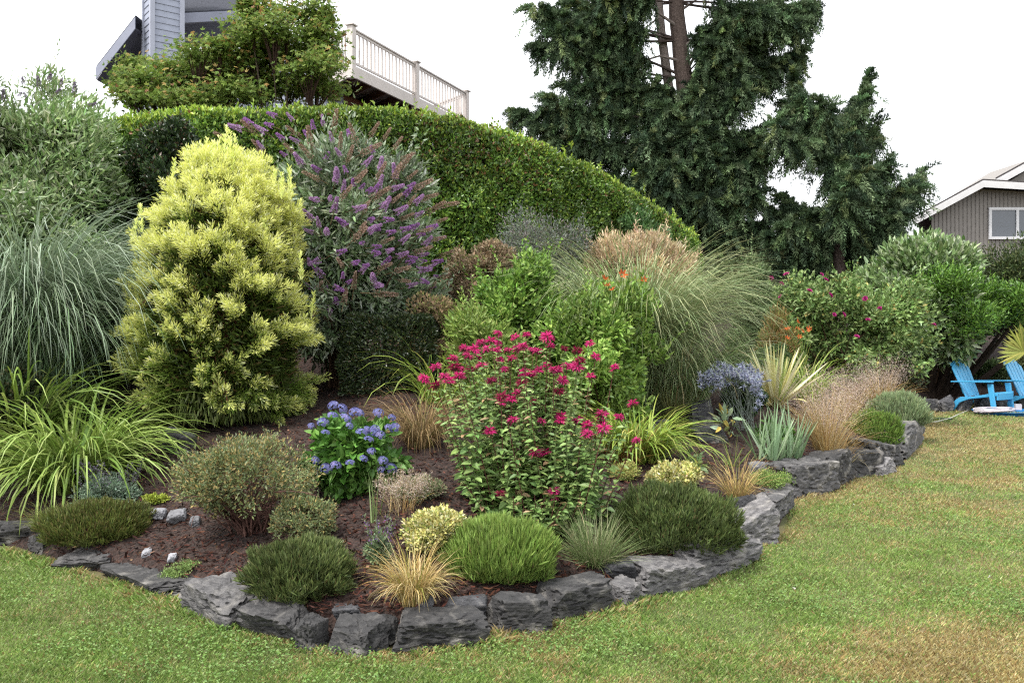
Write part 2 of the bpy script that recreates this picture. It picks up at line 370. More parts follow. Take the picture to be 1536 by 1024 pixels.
# base left (x, y), base right (x, y) in the photo, height, tone, label
STONES = [
 (-60, 812, 42, 826, 40, 74, "dark jagged edging stone at the far left end of the border"),
 (36, 829, 72, 832, 32, 78, "small dark edging stone between the leftmost stone and the low flat slab"),
 (64, 852, 152, 864, 32, 92, "low flat edging slab below the left heather mound"),
 (142, 862, 258, 914, 32, 82, "long sloping low edging stone left of the big rounded one"),
 (254, 916, 352, 950, 54, 112, "large pale topped edging stone below the tiny thyme patch"),
 (336, 946, 438, 978, 54, 92, "dark chunky edging stone under the round dark heather"),
 (434, 976, 474, 981, 50, 74, "narrow upright dark edging stone with gaps on either side"),
 (462, 984, 576, 988, 62, 76, "broad dark edging stone at the lowest bend of the border"),
 (538, 972, 598, 974, 46, 60, "dark recessed edging stone at the left of the largest wedge"),
 (578, 984, 740, 974, 64, 74, "largest wedge shaped dark edging stone in front of the golden grass"),
 (728, 960, 834, 950, 70, 72, "dark square edging stone under the bright green mound"),
 (822, 946, 934, 916, 66, 78, "smooth dark upright edging slab right of the bright green mound"),
 (928, 918, 970, 910, 40, 118, "small pale triangular edging stone beside the smooth dark slab"),
 (956, 904, 1072, 882, 52, 128, "wide pale grey edging stone below the biggest heather mound"),
 (1054, 886, 1138, 836, 54, 128, "pale rounded edging stone at the right foot of the biggest heather mound"),
 (1112, 834, 1186, 806, 66, 142, "tall pale pointed edging stone where the border bends back"),
 (1146, 794, 1206, 762, 50, 108, "grey edging stone behind the pale pointed stone"),
 (1188, 752, 1268, 736, 50, 104, "broad grey edging stone below the iris fans"),
 (1236, 736, 1292, 722, 52, 84, "leaning dark edging stone below the tan hair grass"),
 (1280, 722, 1328, 710, 44, 82, "square dark edging stone right of the leaning one"),
 (1318, 714, 1358, 696, 48, 72, "dark edging stone below the small green santolina"),
 (1322, 716, 1348, 708, 24, 150, "small pale stone at the foot of the dark stone by the santolina"),
 (1346, 702, 1394, 656, 44, 100, "last grey edging stone of the border before the blue chairs"),
]
def tangent(x):
    dx = .25; y1, y0 = np.interp([x+dx, x-dx], EDGE[:, 0], EDGE[:, 1]); return math.atan2(y1-y0, 2*dx)
def put_stone(x0, x1, yt, yb, tone, label, seed, name="edging_stone", group=GRP, cat="stone", deep=.62, ground=None, m=STONE, ang=None):
    px = (x0+x1)/2
    if ground is None: Y = 1.6*F/(yb-HY); zb = 0.
    else: Y = ground; zb = Hs((px-CX)/F*Y, Y)
    w_ = (x1-x0)*Y/F; zt = EYE+(HY-yt)/F*Y
    X = (px-CX)/F*Y; a = tangent(X) if ang is None else ang
    a = max(-.9, min(.9, a)); 
    dep = min(max(w_*deep, .16), .5); h = max(zt-zb, .04)
    wl = min(w_/max(math.cos(a), .6)*1.0, w_*1.25)
    V, Fc = rock(seed, wl, dep, h*1.2, 11 if m is STONE else 40); tone *= .9 if m is STONE else .8
    mb = MB(); c = S(tone, tone, tone*1.03); mb.add(V, Fc, c)
    o = mb.build(name, m, None, True)
    o.location = (X-math.sin(a)*dep*.42, Y+math.cos(a)*dep*.42, zt-h*.6); o.rotation_euler = (0, 0, a)
    return tag(o, label, cat, group)
for i, (xl, yl, xr, yr, hp_, tone, lab) in enumerate(STONES):
    A_, B_ = at(xl, yl, EYE*F/(yl-HY)), at(xr, yr, EYE*F/(yr-HY)); v_ = B_-A_; a = math.atan2(v_[1], v_[0]); ln_ = float(np.hypot(v_[0], v_[1]))*.95
    mid = (A_+B_)/2; h = hp_*mid[1]/F*(np.random.default_rng(i+9).uniform(.70, .98) if xl < 920 else 1.0); dep = min(max(ln_*.6, .2), .45)
    V, Fc = rock(100+i, ln_, dep, h*1.3); mb = MB(); tone *= .84 if tone < 100 else .95; mb.add(V, Fc, S(tone*1.02, tone, tone*.99)); o = mb.build("edging_stone", STONE, None, False)
    o.location = (mid[0]-math.sin(a)*dep*.46, mid[1]+math.cos(a)*dep*.46, h-h*.65); q_ = np.random.default_rng(i+77).normal(0, 1, 3); o.rotation_euler = (q_[0]*.05, q_[1]*.05, a+q_[2]*.09); tag(o, lab, "stone", GRP)
for i, (x0, x1, yt, yb, tone, lab) in enumerate([
   (668, 735, 902, 936, 92, "blocky stone lying on top of the big wedge stone"), (622, 652, 904, 926, 90, "little stone at the foot of the golden grass tuft"),
   (646, 684, 918, 938, 74, "flat little stone tucked behind the big wedge stone"), (880, 964, 845, 874, 82, "flat dark stone capping the edge below the grey grass tuft"),
   (498, 548, 912, 936, 92, "small grey stone on the mulch behind the lowest bend of the border"), (1096, 1144, 742, 772, 78, "small dark stone behind the pale pointed stone near tan tuft")]):
    put_stone(x0, x1, yt, yb, tone, lab, seed=200+i, ground=hitY((x0+x1)/2, yb), ang=.1)
for i, (x0, x1, yt, yb, tone, lab) in enumerate([
   (1386, 1412, 598, 619, 92, "grey wall stone left of the chairs, nearest the border corner"), (1410, 1440, 592, 618, 108, "squarish wall stone just left of the first blue chair"),
   (1438, 1466, 592, 617, 124, "pale wall stone behind the back leg of the first blue chair"), (1464, 1496, 594, 616, 100, "wall stone seen under the seat of the first blue chair"),
   (1494, 1528, 592, 615, 104, "wall stone between the two blue chairs"), (1524, 1560, 592, 614, 110, "wall stone behind the second blue chair at the right edge")]):
    put_stone(x0, x1, yt, yb, tone, lab, seed=300+i, name="wall_stone", group="low stone wall behind the blue chairs", ang=.2)
for i, (x0, x1, yt, yb, tone, lab) in enumerate([
   (1030, 1078, 600, 640, 96, "weathered grey boulder half buried below the blue sea holly"), (1036, 1096, 636, 664, 84, "low dark rock in the mulch under the weathered boulder"),
   (972, 1006, 628, 662, 90, "dark rock behind the left iris fan"), (240, 292, 640, 684, 62, "dark rock in shade under the golden conifer"),
   (1128, 1158, 694, 716, 130, "small pale rock among the thyme by the right edging")]):
    put_stone(x0, x1, yt, yb, tone, lab, seed=400+i, name="bed_rock", group=None, cat="rock", ground=hitY((x0+x1)/2, yb), ang=.1)
for i, (x0, x1, yt, yb, tone, lab) in enumerate([
   (226, 248, 765, 782, 190, "pale angular stone on mulch right of the left heather"), (250, 278, 767, 787, 165, "rounded tan stone on mulch beside the paler angular stone"),
   (212, 226, 826, 834, 215, "small white pebble on mulch, the left one of two"), (251, 264, 834, 845, 228, "brightest white pebble on mulch above the thyme patch"),
   (284, 300, 778, 790, 150, "brownish stone under the left edge of the twiggy shrub")]):
    put_stone(x0, x1, yt, yb, tone, lab, seed=500+i, name="pale_stone", group=None, cat="stone", ground=hitY((x0+x1)/2, yb), m=PEB, ang=.3, deep=.8)

# ------------------------------------------------------------------ generic plants
BROWN = S(84, 66, 52); DARKBR = S(58, 46, 40)
def crown_points(rng, X, Y, zc, rx, ry, rzu, rzl, nc, cr, n, shell, power=1.0, boxy=0):
    d = nrm(rng.normal(0, 1, (nc, 3)))
    if boxy: d = d*(1+boxy*(1/((d**4).sum(1, keepdims=True)**.25)-1))
    rr = shell+(1-shell)*rng.random(nc)**power
    cs = rng.uniform(.65, 1.3, nc)*cr
    sc = np.stack([np.full(nc, rx), np.full(nc, ry), np.where(d[:, 2] > 0, rzu, rzl)], 1)
    off = d*np.maximum(sc-cs[:, None]*.8, .15*sc)*rr[:, None]; ctr = off+[X, Y, zc]
    wt = cs**2; k = rng.choice(nc, n, p=wt/wt.sum())
    q = nrm(rng.normal(0, 1, (n, 3)))*(rng.random((n, 1))**.45)
    P = ctr[k]+q*cs[k][:, None]*[1, 1, .85]
    o = nrm((P-[X, Y, zc])/[rx, ry, max(rzu, .01)])
    return P, o, q, k, ctr
def shrub(name, label, cat, X, Y, zb, zt, r, pal, L, W, n, nc=45, cr=.32, shell=.55, out=.5, up=.4, mid=.42, ry=None, kind='d', m=None,
          tip=None, stems=14, stem_col=BROWN, stem_r=.012, rnd=.55, clumpjit=.14, group=None, shoots=0, shoot_l=.25, low=1.0, trunk=0, jit=.18, bare=0, boxy=0):
    rng = rg(label); root = thing(name, label, cat, (X, Y, zb), group)
    h = zt-zb; zc = zb+h*mid; ry = ry or r
    P, o, q, k, ctr = crown_points(rng, X, Y, zc, r, ry, zt-zc, (zc-zb)*low, nc, cr*r if cr < 2 else cr, n, shell, 1.0, boxy)
    P[:, 2] = np.maximum(P[:, 2], H(P[:, 0], P[:, 1])+.01)
    D = o*out+q*.5+np.array([0, 0, up])+rng.normal(0, rnd, (n, 3)); N = o*.5+np.array([0, -.15, .8])+rng.normal(0, .55, (n, 3))
    C = pal_cols(rng, n, pal, jit)*np.exp(rng.normal(0, clumpjit, len(ctr)))[k][:, None]
    T = None if tip is None else pal_cols(rng, n, tip, jit)
    mb = MB(); leaves(mb, P, D, N, L*rng.uniform(.6, 1.25, n), W*rng.uniform(.7, 1.2, n), C, kind, T)
    if shoots:
        i = rng.choice(len(ctr), shoots); dd = nrm(ctr[i]-[X, Y, zc]); st = ctr[i]+dd*cr*r*.5; dirn = nrm(dd*.5+[0, 0, 1.]+rng.normal(0, .25, (shoots, 3)))
        m_ = 9; s = np.tile(np.linspace(0, 1, m_), shoots); kk = np.repeat(np.arange(shoots), m_)
        PP = st[kk]+dirn[kk]*(s*shoot_l)[:, None]*rng.uniform(.6, 1.3, shoots)[kk][:, None]
        leaves(mb, PP, dirn[kk]*.8+rng.normal(0, .5, (len(PP), 3)), rng.normal(0, 1, (len(PP), 3)), L*.9*(1.1-.5*s), W*.9, pal_cols(rng, len(PP), tip or pal, jit), kind)
    obj(mb, "foliage", m or LEAF, root)
    if stems:
        mb = MB(); pick = rng.choice(len(ctr), min(stems, len(ctr)), replace=False)
        for c in ctr[pick]:
            b0 = np.array([X+rng.normal(0, r*.1), Y+rng.normal(0, r*.1), zb-.03]); midp = b0*.55+c*.45+[0, 0, .1*h]+rng.normal(0, .06*r, 3)
            tube(mb, bez(b0, midp, c), np.linspace(stem_r, stem_r*.35, 7), stem_col*rng.uniform(.8, 1.2), 5)
            for j in range(bare):
                t0 = bez(b0, midp, c)[rng.integers(2, 6)]; e = t0+nrm(c-b0+rng.normal(0, .5*h, 3))*.35*h*rng.uniform(.6, 1.2)
                tube(mb, bez(t0, (t0+e)/2+rng.normal(0, .03, 3), e, 4), np.linspace(stem_r*.5, stem_r*.2, 4), stem_col*rng.uniform(.7, 1.3), 4)
        obj(mb, "stems", BARK, root)
    return root
def mound(name, label, X, Y, zb, zt, r, pal, L, W, n, tip=None, cat="shrub", up=.75, group=None, ry=None, rag=.19, m=None, rnd=.28, clumpjit=.12, foot=.0):
    """dense clipped mound of fine upright sprigs"""
    rng = rg(label); root = thing(name, label, cat, (X, Y, zb), group); ry = ry or r*.95; h = zt-zb
    d = nrm(rng.normal(0, 1, (n, 3))); d[:, 2] = np.where(d[:, 2] < -.85, -d[:, 2], d[:, 2])
    lump = 1+rag*(2*vnoise(d[:, 0]*3+9, d[:, 1]*3+d[:, 2]*2, 1.3, zlib.crc32(label.encode()) % 50)-1)+rag*.8*(2*vnoise(d[:, 0]*8, d[:, 2]*8+d[:, 1]*5, 1, 4)-1)
    rr = (1-.35*rng.random(n)**1.7)*lump
    zc = zb+.34*h
    P = d*rr[:, None]*np.stack([np.full(n, r), np.full(n, ry), np.where(d[:, 2] > 0, zt-zc-L*.5, (zc-zb)*1.35)], 1)+[X, Y, zc]
    P[:, 2] = np.maximum(P[:, 2], H(P[:, 0], P[:, 1])+foot)
    C0 = rng.random(n) < .035
    D = d*[.55, .55, .5]+[0, 0, up]+rng.normal(0, rnd, (n, 3)); N = d+rng.normal(0, .5, (n, 3))
    cl = np.exp(clumpjit*2*(vnoise(P[:, 0]*9, P[:, 2]*9+P[:, 1]*7, 1, 2)-.5)*2)
    C = pal_cols(rng, n, pal, .26)*cl[:, None]; C[C0] = S(136, 112, 80); T = None if tip is None else pal_cols(rng, n, tip, .2)*cl[:, None]
    mb = MB(); leaves(mb, P, D, N, L*rng.uniform(.6, 1.3, n), W*rng.uniform(.7, 1.2, n), C, 's', T)
    obj(mb, "foliage", m or LEAF, root)
    mb = MB()
    for i in range(26):
        e = d[i]*[r, ry, h*.55]*.72+[X, Y, zc]; e[2] = max(e[2], zb+.05); b0 = np.array([X, Y, zb-.02])+rng.normal(0, r*.12, 3)*[1, 1, 0]
        tube(mb, bez(b0, (b0+e)/2+[0, 0, .03], e, 5), np.linspace(.008, .003, 5), BROWN*rng.uniform(.6, 1), 4)
    obj(mb, "stems", BARK, root)
    return root
def tuft(mb, rng, X, Y, z, n, L, W, lean, droop, pal, r0, segs=6, tip=None, jit=.16, power=1.4, lj=.25, **kw):
    a = rng.random(n)*6.283; rr = r0*np.sqrt(rng.random(n)); b = np.stack([X+rr*np.cos(a), Y+rr*np.sin(a), 0*a], -1)
    b[:, 2] = H(b[:, 0], b[:, 1])-.01 if z is None else z
    az = a+rng.normal(0, .7, n)
    return blades(mb, rng, b, az, lean[0]+(lean[1]-lean[0])*rng.random(n), L*np.exp(np.clip(rng.normal(0, lj, n), -2*lj, 1.1*lj)), W*rng.uniform(.6, 1.3, n),
           droop[0]+(droop[1]-droop[0])*rng.random(n), pal_cols(rng, n, pal, jit), None if tip is None else pal_cols(rng, n, tip, jit), segs, power, **kw)
def grass(name, label, X, Y, zb, n, L, W, lean, droop, pal, r0, cat="grass", m=None, part="blades", **kw):
    rng = rg(label); root = thing(name, label, cat, (X, Y, zb)); mb = MB()
    tuft(mb, rng, X, Y, None, n, L, W, lean, droop, pal, r0, **kw)
    obj(mb, part, m or LEAF, root); return root, rng

# ------------------------------------------------------------------ grey house on the hill, deck, beige house
SIDE_G = mat("grey_siding", .6, .3, noise=(6, .08)); WOODP = mat("painted_wood", .55, .35, noise=(5, .06)); ROOFM = mat("roof_shingle", .9, .1, 0, .5, 30, noise=(14, .3))
GLASS = mat("window_glass", .06, .8, col=(.06, .07, .085))
def rotz(a): return np.array([[math.cos(a), -math.sin(a), 0], [math.sin(a), math.cos(a), 0], [0, 0, 1]])
Yh = 20.0
c0 = at(228, 30, Yh); hz0 = Hs(c0[0], c0[1]+2)
root = thing("grey_house", "grey blue clapboard house with a tall sided chimney on the hilltop", "house", (c0[0], c0[1]+2, hz0))
ang = R(38); Mr = rotz(ang)
def clap(mb, w_, d_, z0, z1, M, C, step=.16, lip=.014):
    z = z0
    while z < z1:
        zz = min(z+step, z1); o = lip
        lo = np.array([[-w_/2-o, -d_/2-o, z], [w_/2+o, -d_/2-o, z], [w_/2+o, d_/2+o, z], [-w_/2-o, d_/2+o, z]])
        hi = np.array([[-w_/2, -d_/2, zz], [w_/2, -d_/2, zz], [w_/2, d_/2, zz], [-w_/2, d_/2, zz]])
        V = np.concatenate([lo, hi])@M[0].T+M[1]
        mb.add(V, np.array([[0, 1, 5, 4], [1, 2, 6, 5], [2, 3, 7, 6], [3, 0, 4, 7], [3, 2, 1, 0], [4, 5, 6, 7]]), C); z = zz
BLUEG = S(172, 178, 196)
# chimney: near vertical corner is at photo column 232
chM = (Mr, np.array([c0[0], c0[1], 0])+Mr@np.array([.36, .36, 0])*1.0)
wch, dch = .66, .62
chM = (Mr, np.array([c0[0], c0[1], 0])+Mr@np.array([wch/2, dch/2, 0]))
mb = MB(); clap(mb, wch, dch, hz0, 10.9, chM, BLUEG, .145); chim = obj(mb, "chimney", SIDE_G, root)
mb = MB()
for sx, sy in ((-1, -1), (1, -1), (-1, 1), (1, 1)): box(mb, [sx*wch/2-.05, sy*dch/2-.05, hz0], [sx*wch/2+.05, sy*dch/2+.05, 10.92], S(186, 190, 206), chM)
box(mb, [-wch/2-.1, -dch/2-.1, 10.9], [wch/2+.1, dch/2+.1, 11.1], S(90, 92, 98), chM)
tr_ = mb.build("chimney_trim", WOODP, chim); tr_.location = -np.array(root.location)
# main walls (box behind the chimney), eaves and rake
bx0 = -9.6; e1 = at(365, 22, 21.0)
mb = MB(); 
wl = (rotz(0), np.array([-6.6, 24.6, 0])); clap(mb, 5.0, 6.4, hz0-1, 8.25, wl, BLUEG*.9, .16); obj(mb, "wall", SIDE_G, root)
mb = MB()
ra, rb = at(228, 27, 20.3), at(368, 20, 21.6)      # eave line right of the chimney
box_e = np.array([0, 0, 1.])
prism(mb, [ra+[0, 0, .05], rb+[0, 0, .05], rb+[0, 3.0, 1.6], ra+[0, 3.0, 1.6]], [0, 0, .06], S(70, 72, 80))
l0, l1 = at(205, 32, 20.2), at(146, 108, 20.2)     # rake falling to the left
prism(mb, [l0+[0, -.05, .05], l1+[0, -.05, .05], l1+[0, 6.5, .05], l0+[0, 6.5, .05]], [0, 0, .07], S(70, 72, 80)); rf = obj(mb, "roof", ROOFM, root)
mb = MB()
prism(mb, [ra+[0, -.04, .06], rb+[0, -.04, .06], rb+[0, -.04, -.17], ra+[0, -.04, -.17]], [0, .03, 0], S(150, 154, 172))
prism(mb, [rb+[0.02, -.04, .06], rb+[.25, .6, .06], rb+[.25, .6, -.17], rb+[.02, -.04, -.17]], [0.03, 0, 0], S(150, 154, 172))
prism(mb, [l0+[0, -.09, .06], l1+[0, -.09, .06], l1+[0, -.09, -.2], l0+[0, -.09, -.2]], [0, .03, 0], S(168, 172, 190))
obj(mb, "fascia", WOODP, root)
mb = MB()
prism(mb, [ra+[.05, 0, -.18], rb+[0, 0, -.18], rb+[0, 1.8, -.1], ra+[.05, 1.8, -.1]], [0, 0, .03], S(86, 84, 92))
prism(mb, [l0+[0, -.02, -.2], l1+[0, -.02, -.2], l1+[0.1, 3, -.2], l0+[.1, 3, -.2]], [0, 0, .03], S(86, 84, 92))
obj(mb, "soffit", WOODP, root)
# porch beam and lower wall at the left
mb = MB(); p0 = at(160, 118, 20.6); p1 = at(205, 152, 20.6)
prism(mb, [p0, p1, p1+[0, 0, -.14], p0+[0, 0, -.14]], [0, .14, 0], S(120, 124, 140)); obj(mb, "beam", WOODP, root)

CREAM = S(232, 222, 216)
D0 = at(527, 95, 20.0); dr = nrm(np.array([.41, 1, 0])); dl = nrm(np.array([-.74, 1, 0]))
zd = D0[2]-.28; RH = .86
root = thing("raised_deck", "cream painted raised deck with baluster railing above the hedge", "deck", (D0[0], D0[1], Hs(D0[0], D0[1]+2)))
LEN = 6.05; LL = 3.4
def obar(mb, a, b, hw, z0, z1, C):
    a = np.asarray(a, float); b = np.asarray(b, float); d = nrm(b-a); s = np.array([-d[1], d[0], 0])*hw
    prism(mb, [a-s+[0, 0, z0], b-s+[0, 0, z0], b+s+[0, 0, z0], a+s+[0, 0, z0]], [0, 0, z1-z0], C)
base = np.array([D0[0], D0[1], zd])
posts = [base, base+dr*LEN*.5, base+dr*LEN, base+dr*LEN+dl*LL, base+dl*LL]
mb = MB(); pl = [base, base+dr*LEN, base+dr*LEN+dl*LL, base+dl*LL]
prism(mb, [p+[0, 0, .225] for p in pl], [0, 0, .035], S(170, 160, 152)); obj(mb, "deck_floor", WOODP, root)
mb = MB()
for a_, b_ in ((pl[0], pl[1]), (pl[1], pl[2]), (pl[0], pl[3])): obar(mb, a_, b_, .025, -.02, .24, CREAM)
obj(mb, "fascia", WOODP, root)
mb = MB()
for k in range(9): a_ = base+dr*(.3+k*.68); obar(mb, a_, a_+dl*(LL-.1), .022, 0, .2, S(96, 66, 50))
obar(mb, base+dl*1.3+dr*.1, base+dl*1.3+dr*5.8, .09, -.22, -.005, S(120, 76, 52)); obar(mb, base+dl*2.9+dr*.1, base+dl*2.9+dr*5.8, .09, -.22, -.005, S(120, 76, 52))
obj(mb, "joists", WOODP, root)
mb = MB()
for t_ in (.8, 5.0):
    for q in (1.3, 2.9):
        mb = MB(); p = base+dr*t_+dl*q; box(mb, [p[0]-.07, p[1]-.07, Hs(p[0], p[1])-.1], [p[0]+.07, p[1]+.07, p[2]-.22], S(130, 96, 74)); obj(mb, "support_post", WOODP, root)

for i, p in enumerate(posts):
    mb = MB(); box(mb, [-.075, -.075, -.06], [.075, .075, RH+.26], CREAM, (rotz(-.39), p)); 
    box(mb, [-.11, -.11, RH+.26], [.11, .11, RH+.29], CREAM, (rotz(-.39), p))
    V = np.array([[-.1, -.1, RH+.29], [.1, -.1, RH+.29], [.1, .1, RH+.29], [-.1, .1, RH+.29], [0, 0, RH+.35]])@rotz(-.39).T+p
    mb.add(V, [np.array([[0, 1, 4], [1, 2, 4], [2, 3, 4], [3, 0, 4]])], CREAM); obj(mb, "post", WOODP, root)
for a_, b_ in ((posts[0], posts[1]), (posts[1], posts[2]), (posts[2], posts[3]), (posts[0], posts[4])):
    mb = MB(); obar(mb, a_, b_, .045, RH+.19, RH+.225, CREAM*.93); obar(mb, a_, b_, .02, RH+.13, RH+.19, CREAM); obar(mb, a_, b_, .02, .29, .34, CREAM); rl = obj(mb, "rail", WOODP, root)
    n = int(np.linalg.norm(b_-a_)/.16); mb = MB()
    for k in range(1, n):
        p = a_+(b_-a_)*k/n; box(mb, [-.018, -.018, .33], [.018, .018, RH+.14], CREAM, (rotz(-.39), p))
    bl = mb.build("balusters", WOODP, rl); bl.location = -np.array(root.location)

# beige house at the right
Yb = 30.0
def bp(x, y, dy=0): return at(x, y, Yb+dy)
gz0 = Hs(16, 31)
root = thing("beige_house", "taupe vertical sided house with white fascia and a window at right", "house", (bp(1480, 300)[0], Yb, gz0))
L_, PK, RT = bp(1368, 331), bp(1473, 274), bp(1640, 284)
mb = MB(); TAUPE = S(156, 150, 144)
l2 = L_+[.9, 0.5, .0]; 
prism(mb, [[l2[0], Yb+.5, gz0-.3], [RT[0], Yb+.5, gz0-.3], RT+[0, .5, -.12], PK+[0, .5, -.12], [l2[0], Yb+.5, L_[2]+.33]], [4.4, 9, 0], TAUPE)
x_ = l2[0]+.1
while x_ < RT[0]-.1:
    zt_ = np.interp(x_, [L_[0], PK[0], RT[0]], [L_[2], PK[2], RT[2]])-.2
    box(mb, [x_, Yb+.478, gz0], [x_+.03, Yb+.499, zt_], TAUPE*.86); x_ += .14
wallb = obj(mb, "wall", SIDE_G, root)
mb = MB()
prism(mb, [L_+[0, -.06, .05], PK+[0, -.06, .05], PK+[5.1, 9.5, .05], L_+[5.1, 9.5, .05]], [0, 0, .07], S(84, 80, 80))
prism(mb, [PK+[0.001, -.06, .05], RT+[0, -.06, .05], RT+[5.1, 9.5, .05], PK+[5.101, 9.5, .05]], [0, 0, .07], S(84, 80, 80))
u0, u1 = at(1492, 272, 33), at(1600, 213, 33)
prism(mb, [u0+[0, -.06, .05], u1+[0, -.06, .05], u1+[3.55, 6, .05], u0+[3.55, 6, .05]], [0, 0, .08], S(84, 80, 80))
rfb = obj(mb, "roof", ROOFM, root)
mb = MB()
for q0, q1 in ((L_, PK), (PK, RT)): prism(mb, [q0+[0, -.12, .06], q1+[0, -.12, .06], q1+[0, -.12, -.17], q0+[0, -.12, -.17]], [0, .05, 0], S(236, 234, 234))
obj(mb, "fascia", WOODP, root); mb = MB(); prism(mb, [u0+[0, -.12, .06], u1+[0, -.12, .06], u1+[0, -.12, -.2], u0+[0, -.12, -.2]], [0, .05, 0], S(236, 234, 234)); obj(mb, "fascia", WOODP, root)
mb = MB(); prism(mb, [u0+[.3, .3, -.2], u1+[0, .3, -.2], u1+[0, .3, -2.5], u0+[.3, .3, -2.5]], [0, 5, 0], TAUPE*.9); obj(mb, "upper_wall", SIDE_G, root)
mb = MB(); mb.add(np.zeros((0, 3)), np.zeros((0, 4), int), np.zeros((0, 3))) if 0 else None
v0, v1 = bp(1482, 318), bp(1560, 345); zt0, zt1 = EYE+(HY-317)/F*(Yb+.5), EYE+(HY-308)/F*(Yb+.5)
wx0, wx1 = (1484-CX)/F*(Yb+.4), (1570-CX)/F*(Yb+.4); wz0, wz1 = 4.6, EYE+(HY-311)/F*(Yb+.4); yf = Yb+.40
mb = MB()
for q in ((wx0, wz1-.09, wx1, wz1), (wx0, wz0, wx1, wz0+.09)): box(mb, [q[0], yf, q[1]], [q[2], yf+.1, q[3]], S(238, 238, 240))
for xx in (wx0, (wx0+wx1)/2-.05, wx1-.09): box(mb, [xx, yf+.002, wz0+.09], [xx+.09, yf+.1, wz1-.09], S(238, 238, 240))
win = obj(mb, "window", WOODP, root)
mb = MB(); box(mb, [wx0+.05, yf+.05, wz0+.05], [wx1-.05, yf+.07, wz1-.05], (.1, .1, .1)); g_ = mb.build("pane", GLASS, win); g_.location = -np.array(root.location)

# ------------------------------------------------------------------ clipped hedge
HP = [(20, 200, 11.0), (90, 190, 11.3), (150, 182, 11.6), (230, 168, 11.9), (330, 160, 12.2), (480, 157, 12.6), (600, 158, 12.9), (680, 172, 13.2), (760, 198, 13.7), (840, 232, 14.3), (920, 278, 15.1), (975, 312, 15.9), (1008, 338, 16.5)]
HPc = np.array([at(p[0], p[1]+15, p[2]) for p in HP])
rng = rg("hedge"); root = thing("clipped_hedge", "long clipped green hedge with lime new growth curving down the hill", "hedge", (HPc[6][0], HPc[6][1], Hs(HPc[6][0], HPc[6][1])))
cum = np.concatenate([[0], np.cumsum(np.linalg.norm(np.diff(HPc, axis=0), axis=1))]); LT = cum[-1]
def hedge_pt(s): return np.stack([np.interp(s, cum, HPc[:, i]) for i in range(3)], -1)
n = 260000; s = rng.random(n)*LT; c = hedge_pt(s); t_ = nrm(hedge_pt(s+.1)-hedge_pt(s-.1)); nn = nrm(np.stack([t_[:, 1], -t_[:, 0], 0*s], -1))  # towards the camera
zb_ = H(c[:, 0], c[:, 1])-.2; hh = c[:, 2]-zb_; TH = .55
w_ = rng.random(n); side = np.where(w_ < .66, 0, np.where(w_ < .88, 1, 2))
v = rng.random(n); lum = .10*(vnoise(s*2.2, v*hh*2.2, 1, 3)-.5)*2+.06*(vnoise(s*6, v*hh*6, 1, 5)-.5)*2
dep = rng.random(n)**1.6*.28
ofs = np.where(side == 0, TH-dep+lum, np.where(side == 1, (v*2-1)*TH, -TH+dep)); zz = np.where(side == 1, hh-dep*.8+lum*.7, v*hh)
rd = np.clip((zz-(hh-.35))/.35, 0, 1); ofs = np.where(side == 0, ofs-rd**2*.25, ofs); zz = np.where(side == 1, zz-.25*np.clip(np.abs(ofs)/TH-.5, 0, 1)**1.5, zz)
P = c*[1, 1, 0]+nn*ofs[:, None]+np.stack([0*s, 0*s, zb_+zz], -1)
O = np.where((side == 0)[:, None], nn, np.where((side == 1)[:, None], [0, 0, 1.], -nn))
D = O*.5+[0, 0, .45]+rng.normal(0, .6, (n, 3)); N = O*.7+[0, 0, .5]+rng.normal(0, .6, (n, 3))
topf = np.clip((zz-(hh-.22))/.2, 0, 1)
new = rng.random(n) < (.07+.62*topf)
C = np.where(new[:, None], pal_cols(rng, n, [(160, 188, 70, 3), (180, 200, 84, 2)], .15), pal_cols(rng, n, [(116, 150, 66, 4), (92, 126, 54, 3), (142, 174, 78, 3), (72, 100, 48, 1.5)], .22))
C = C*np.exp(.34*(vnoise(s*1.1, zz*1.4, 1, 12)-.5)*2)[:, None]; bz_ = rng.random(n) < .018+.1*(vnoise(s*.8, zz*.9, 1, 15) > .8); C[bz_] = pal_cols(rng, int(bz_.sum()), [(150, 112, 74), (122, 96, 62)], .15)
mb = MB(); leaves(mb, P, D, N, rng.uniform(.045, .085, n), rng.uniform(.025, .042, n), C, 'd')
ns = 300; s = rng.random(ns)*LT; c = hedge_pt(s); k = np.repeat(np.arange(ns), 8); f_ = np.tile(np.linspace(0, 1, 8), ns); ln_ = rng.uniform(.06, .26, ns)*(rng.random(ns)**1)
PP = c[k]+np.stack([rng.normal(0, .3, ns)[k], rng.normal(0, .2, ns)[k], f_*ln_[k]-.04], -1)
leaves(mb, PP, rng.normal(0, .5, (len(k), 3))+[0, 0, .7], rng.normal(0, 1, (len(k), 3)), .07, .035, pal_cols(rng, len(k), [(170, 196, 76), (150, 184, 66)], .12), 'd')
obj(mb, "foliage", GLOSSY, root)
mb = MB(); sp = np.linspace(.1, LT-.1, 40); c = hedge_pt(sp)
for a_, b_ in zip(range(39), range(1, 40)):
    t_ = nrm(c[b_]-c[a_]); q = np.array([t_[1], -t_[0], 0]); za, zb2 = Hs(*c[a_][:2]), Hs(*c[b_][:2]); k_ = .2
    A0 = np.array([c[a_][0], c[a_][1], za-.3]); B0 = np.array([c[b_][0], c[b_][1], zb2-.3]); A1 = c[a_]-[0, 0, .4]; B1 = c[b_]-[0, 0, .4]
    V = np.array([A0+q*k_, B0+q*k_, B0-q*k_, A0-q*k_, A1+q*k_, B1+q*k_, B1-q*k_, A1-q*k_]); mb.add(V, np.array([[0, 1, 5, 4], [2, 3, 7, 6], [4, 5, 6, 7], [0, 4, 7, 3], [1, 2, 6, 5]]), S(52, 46, 34))
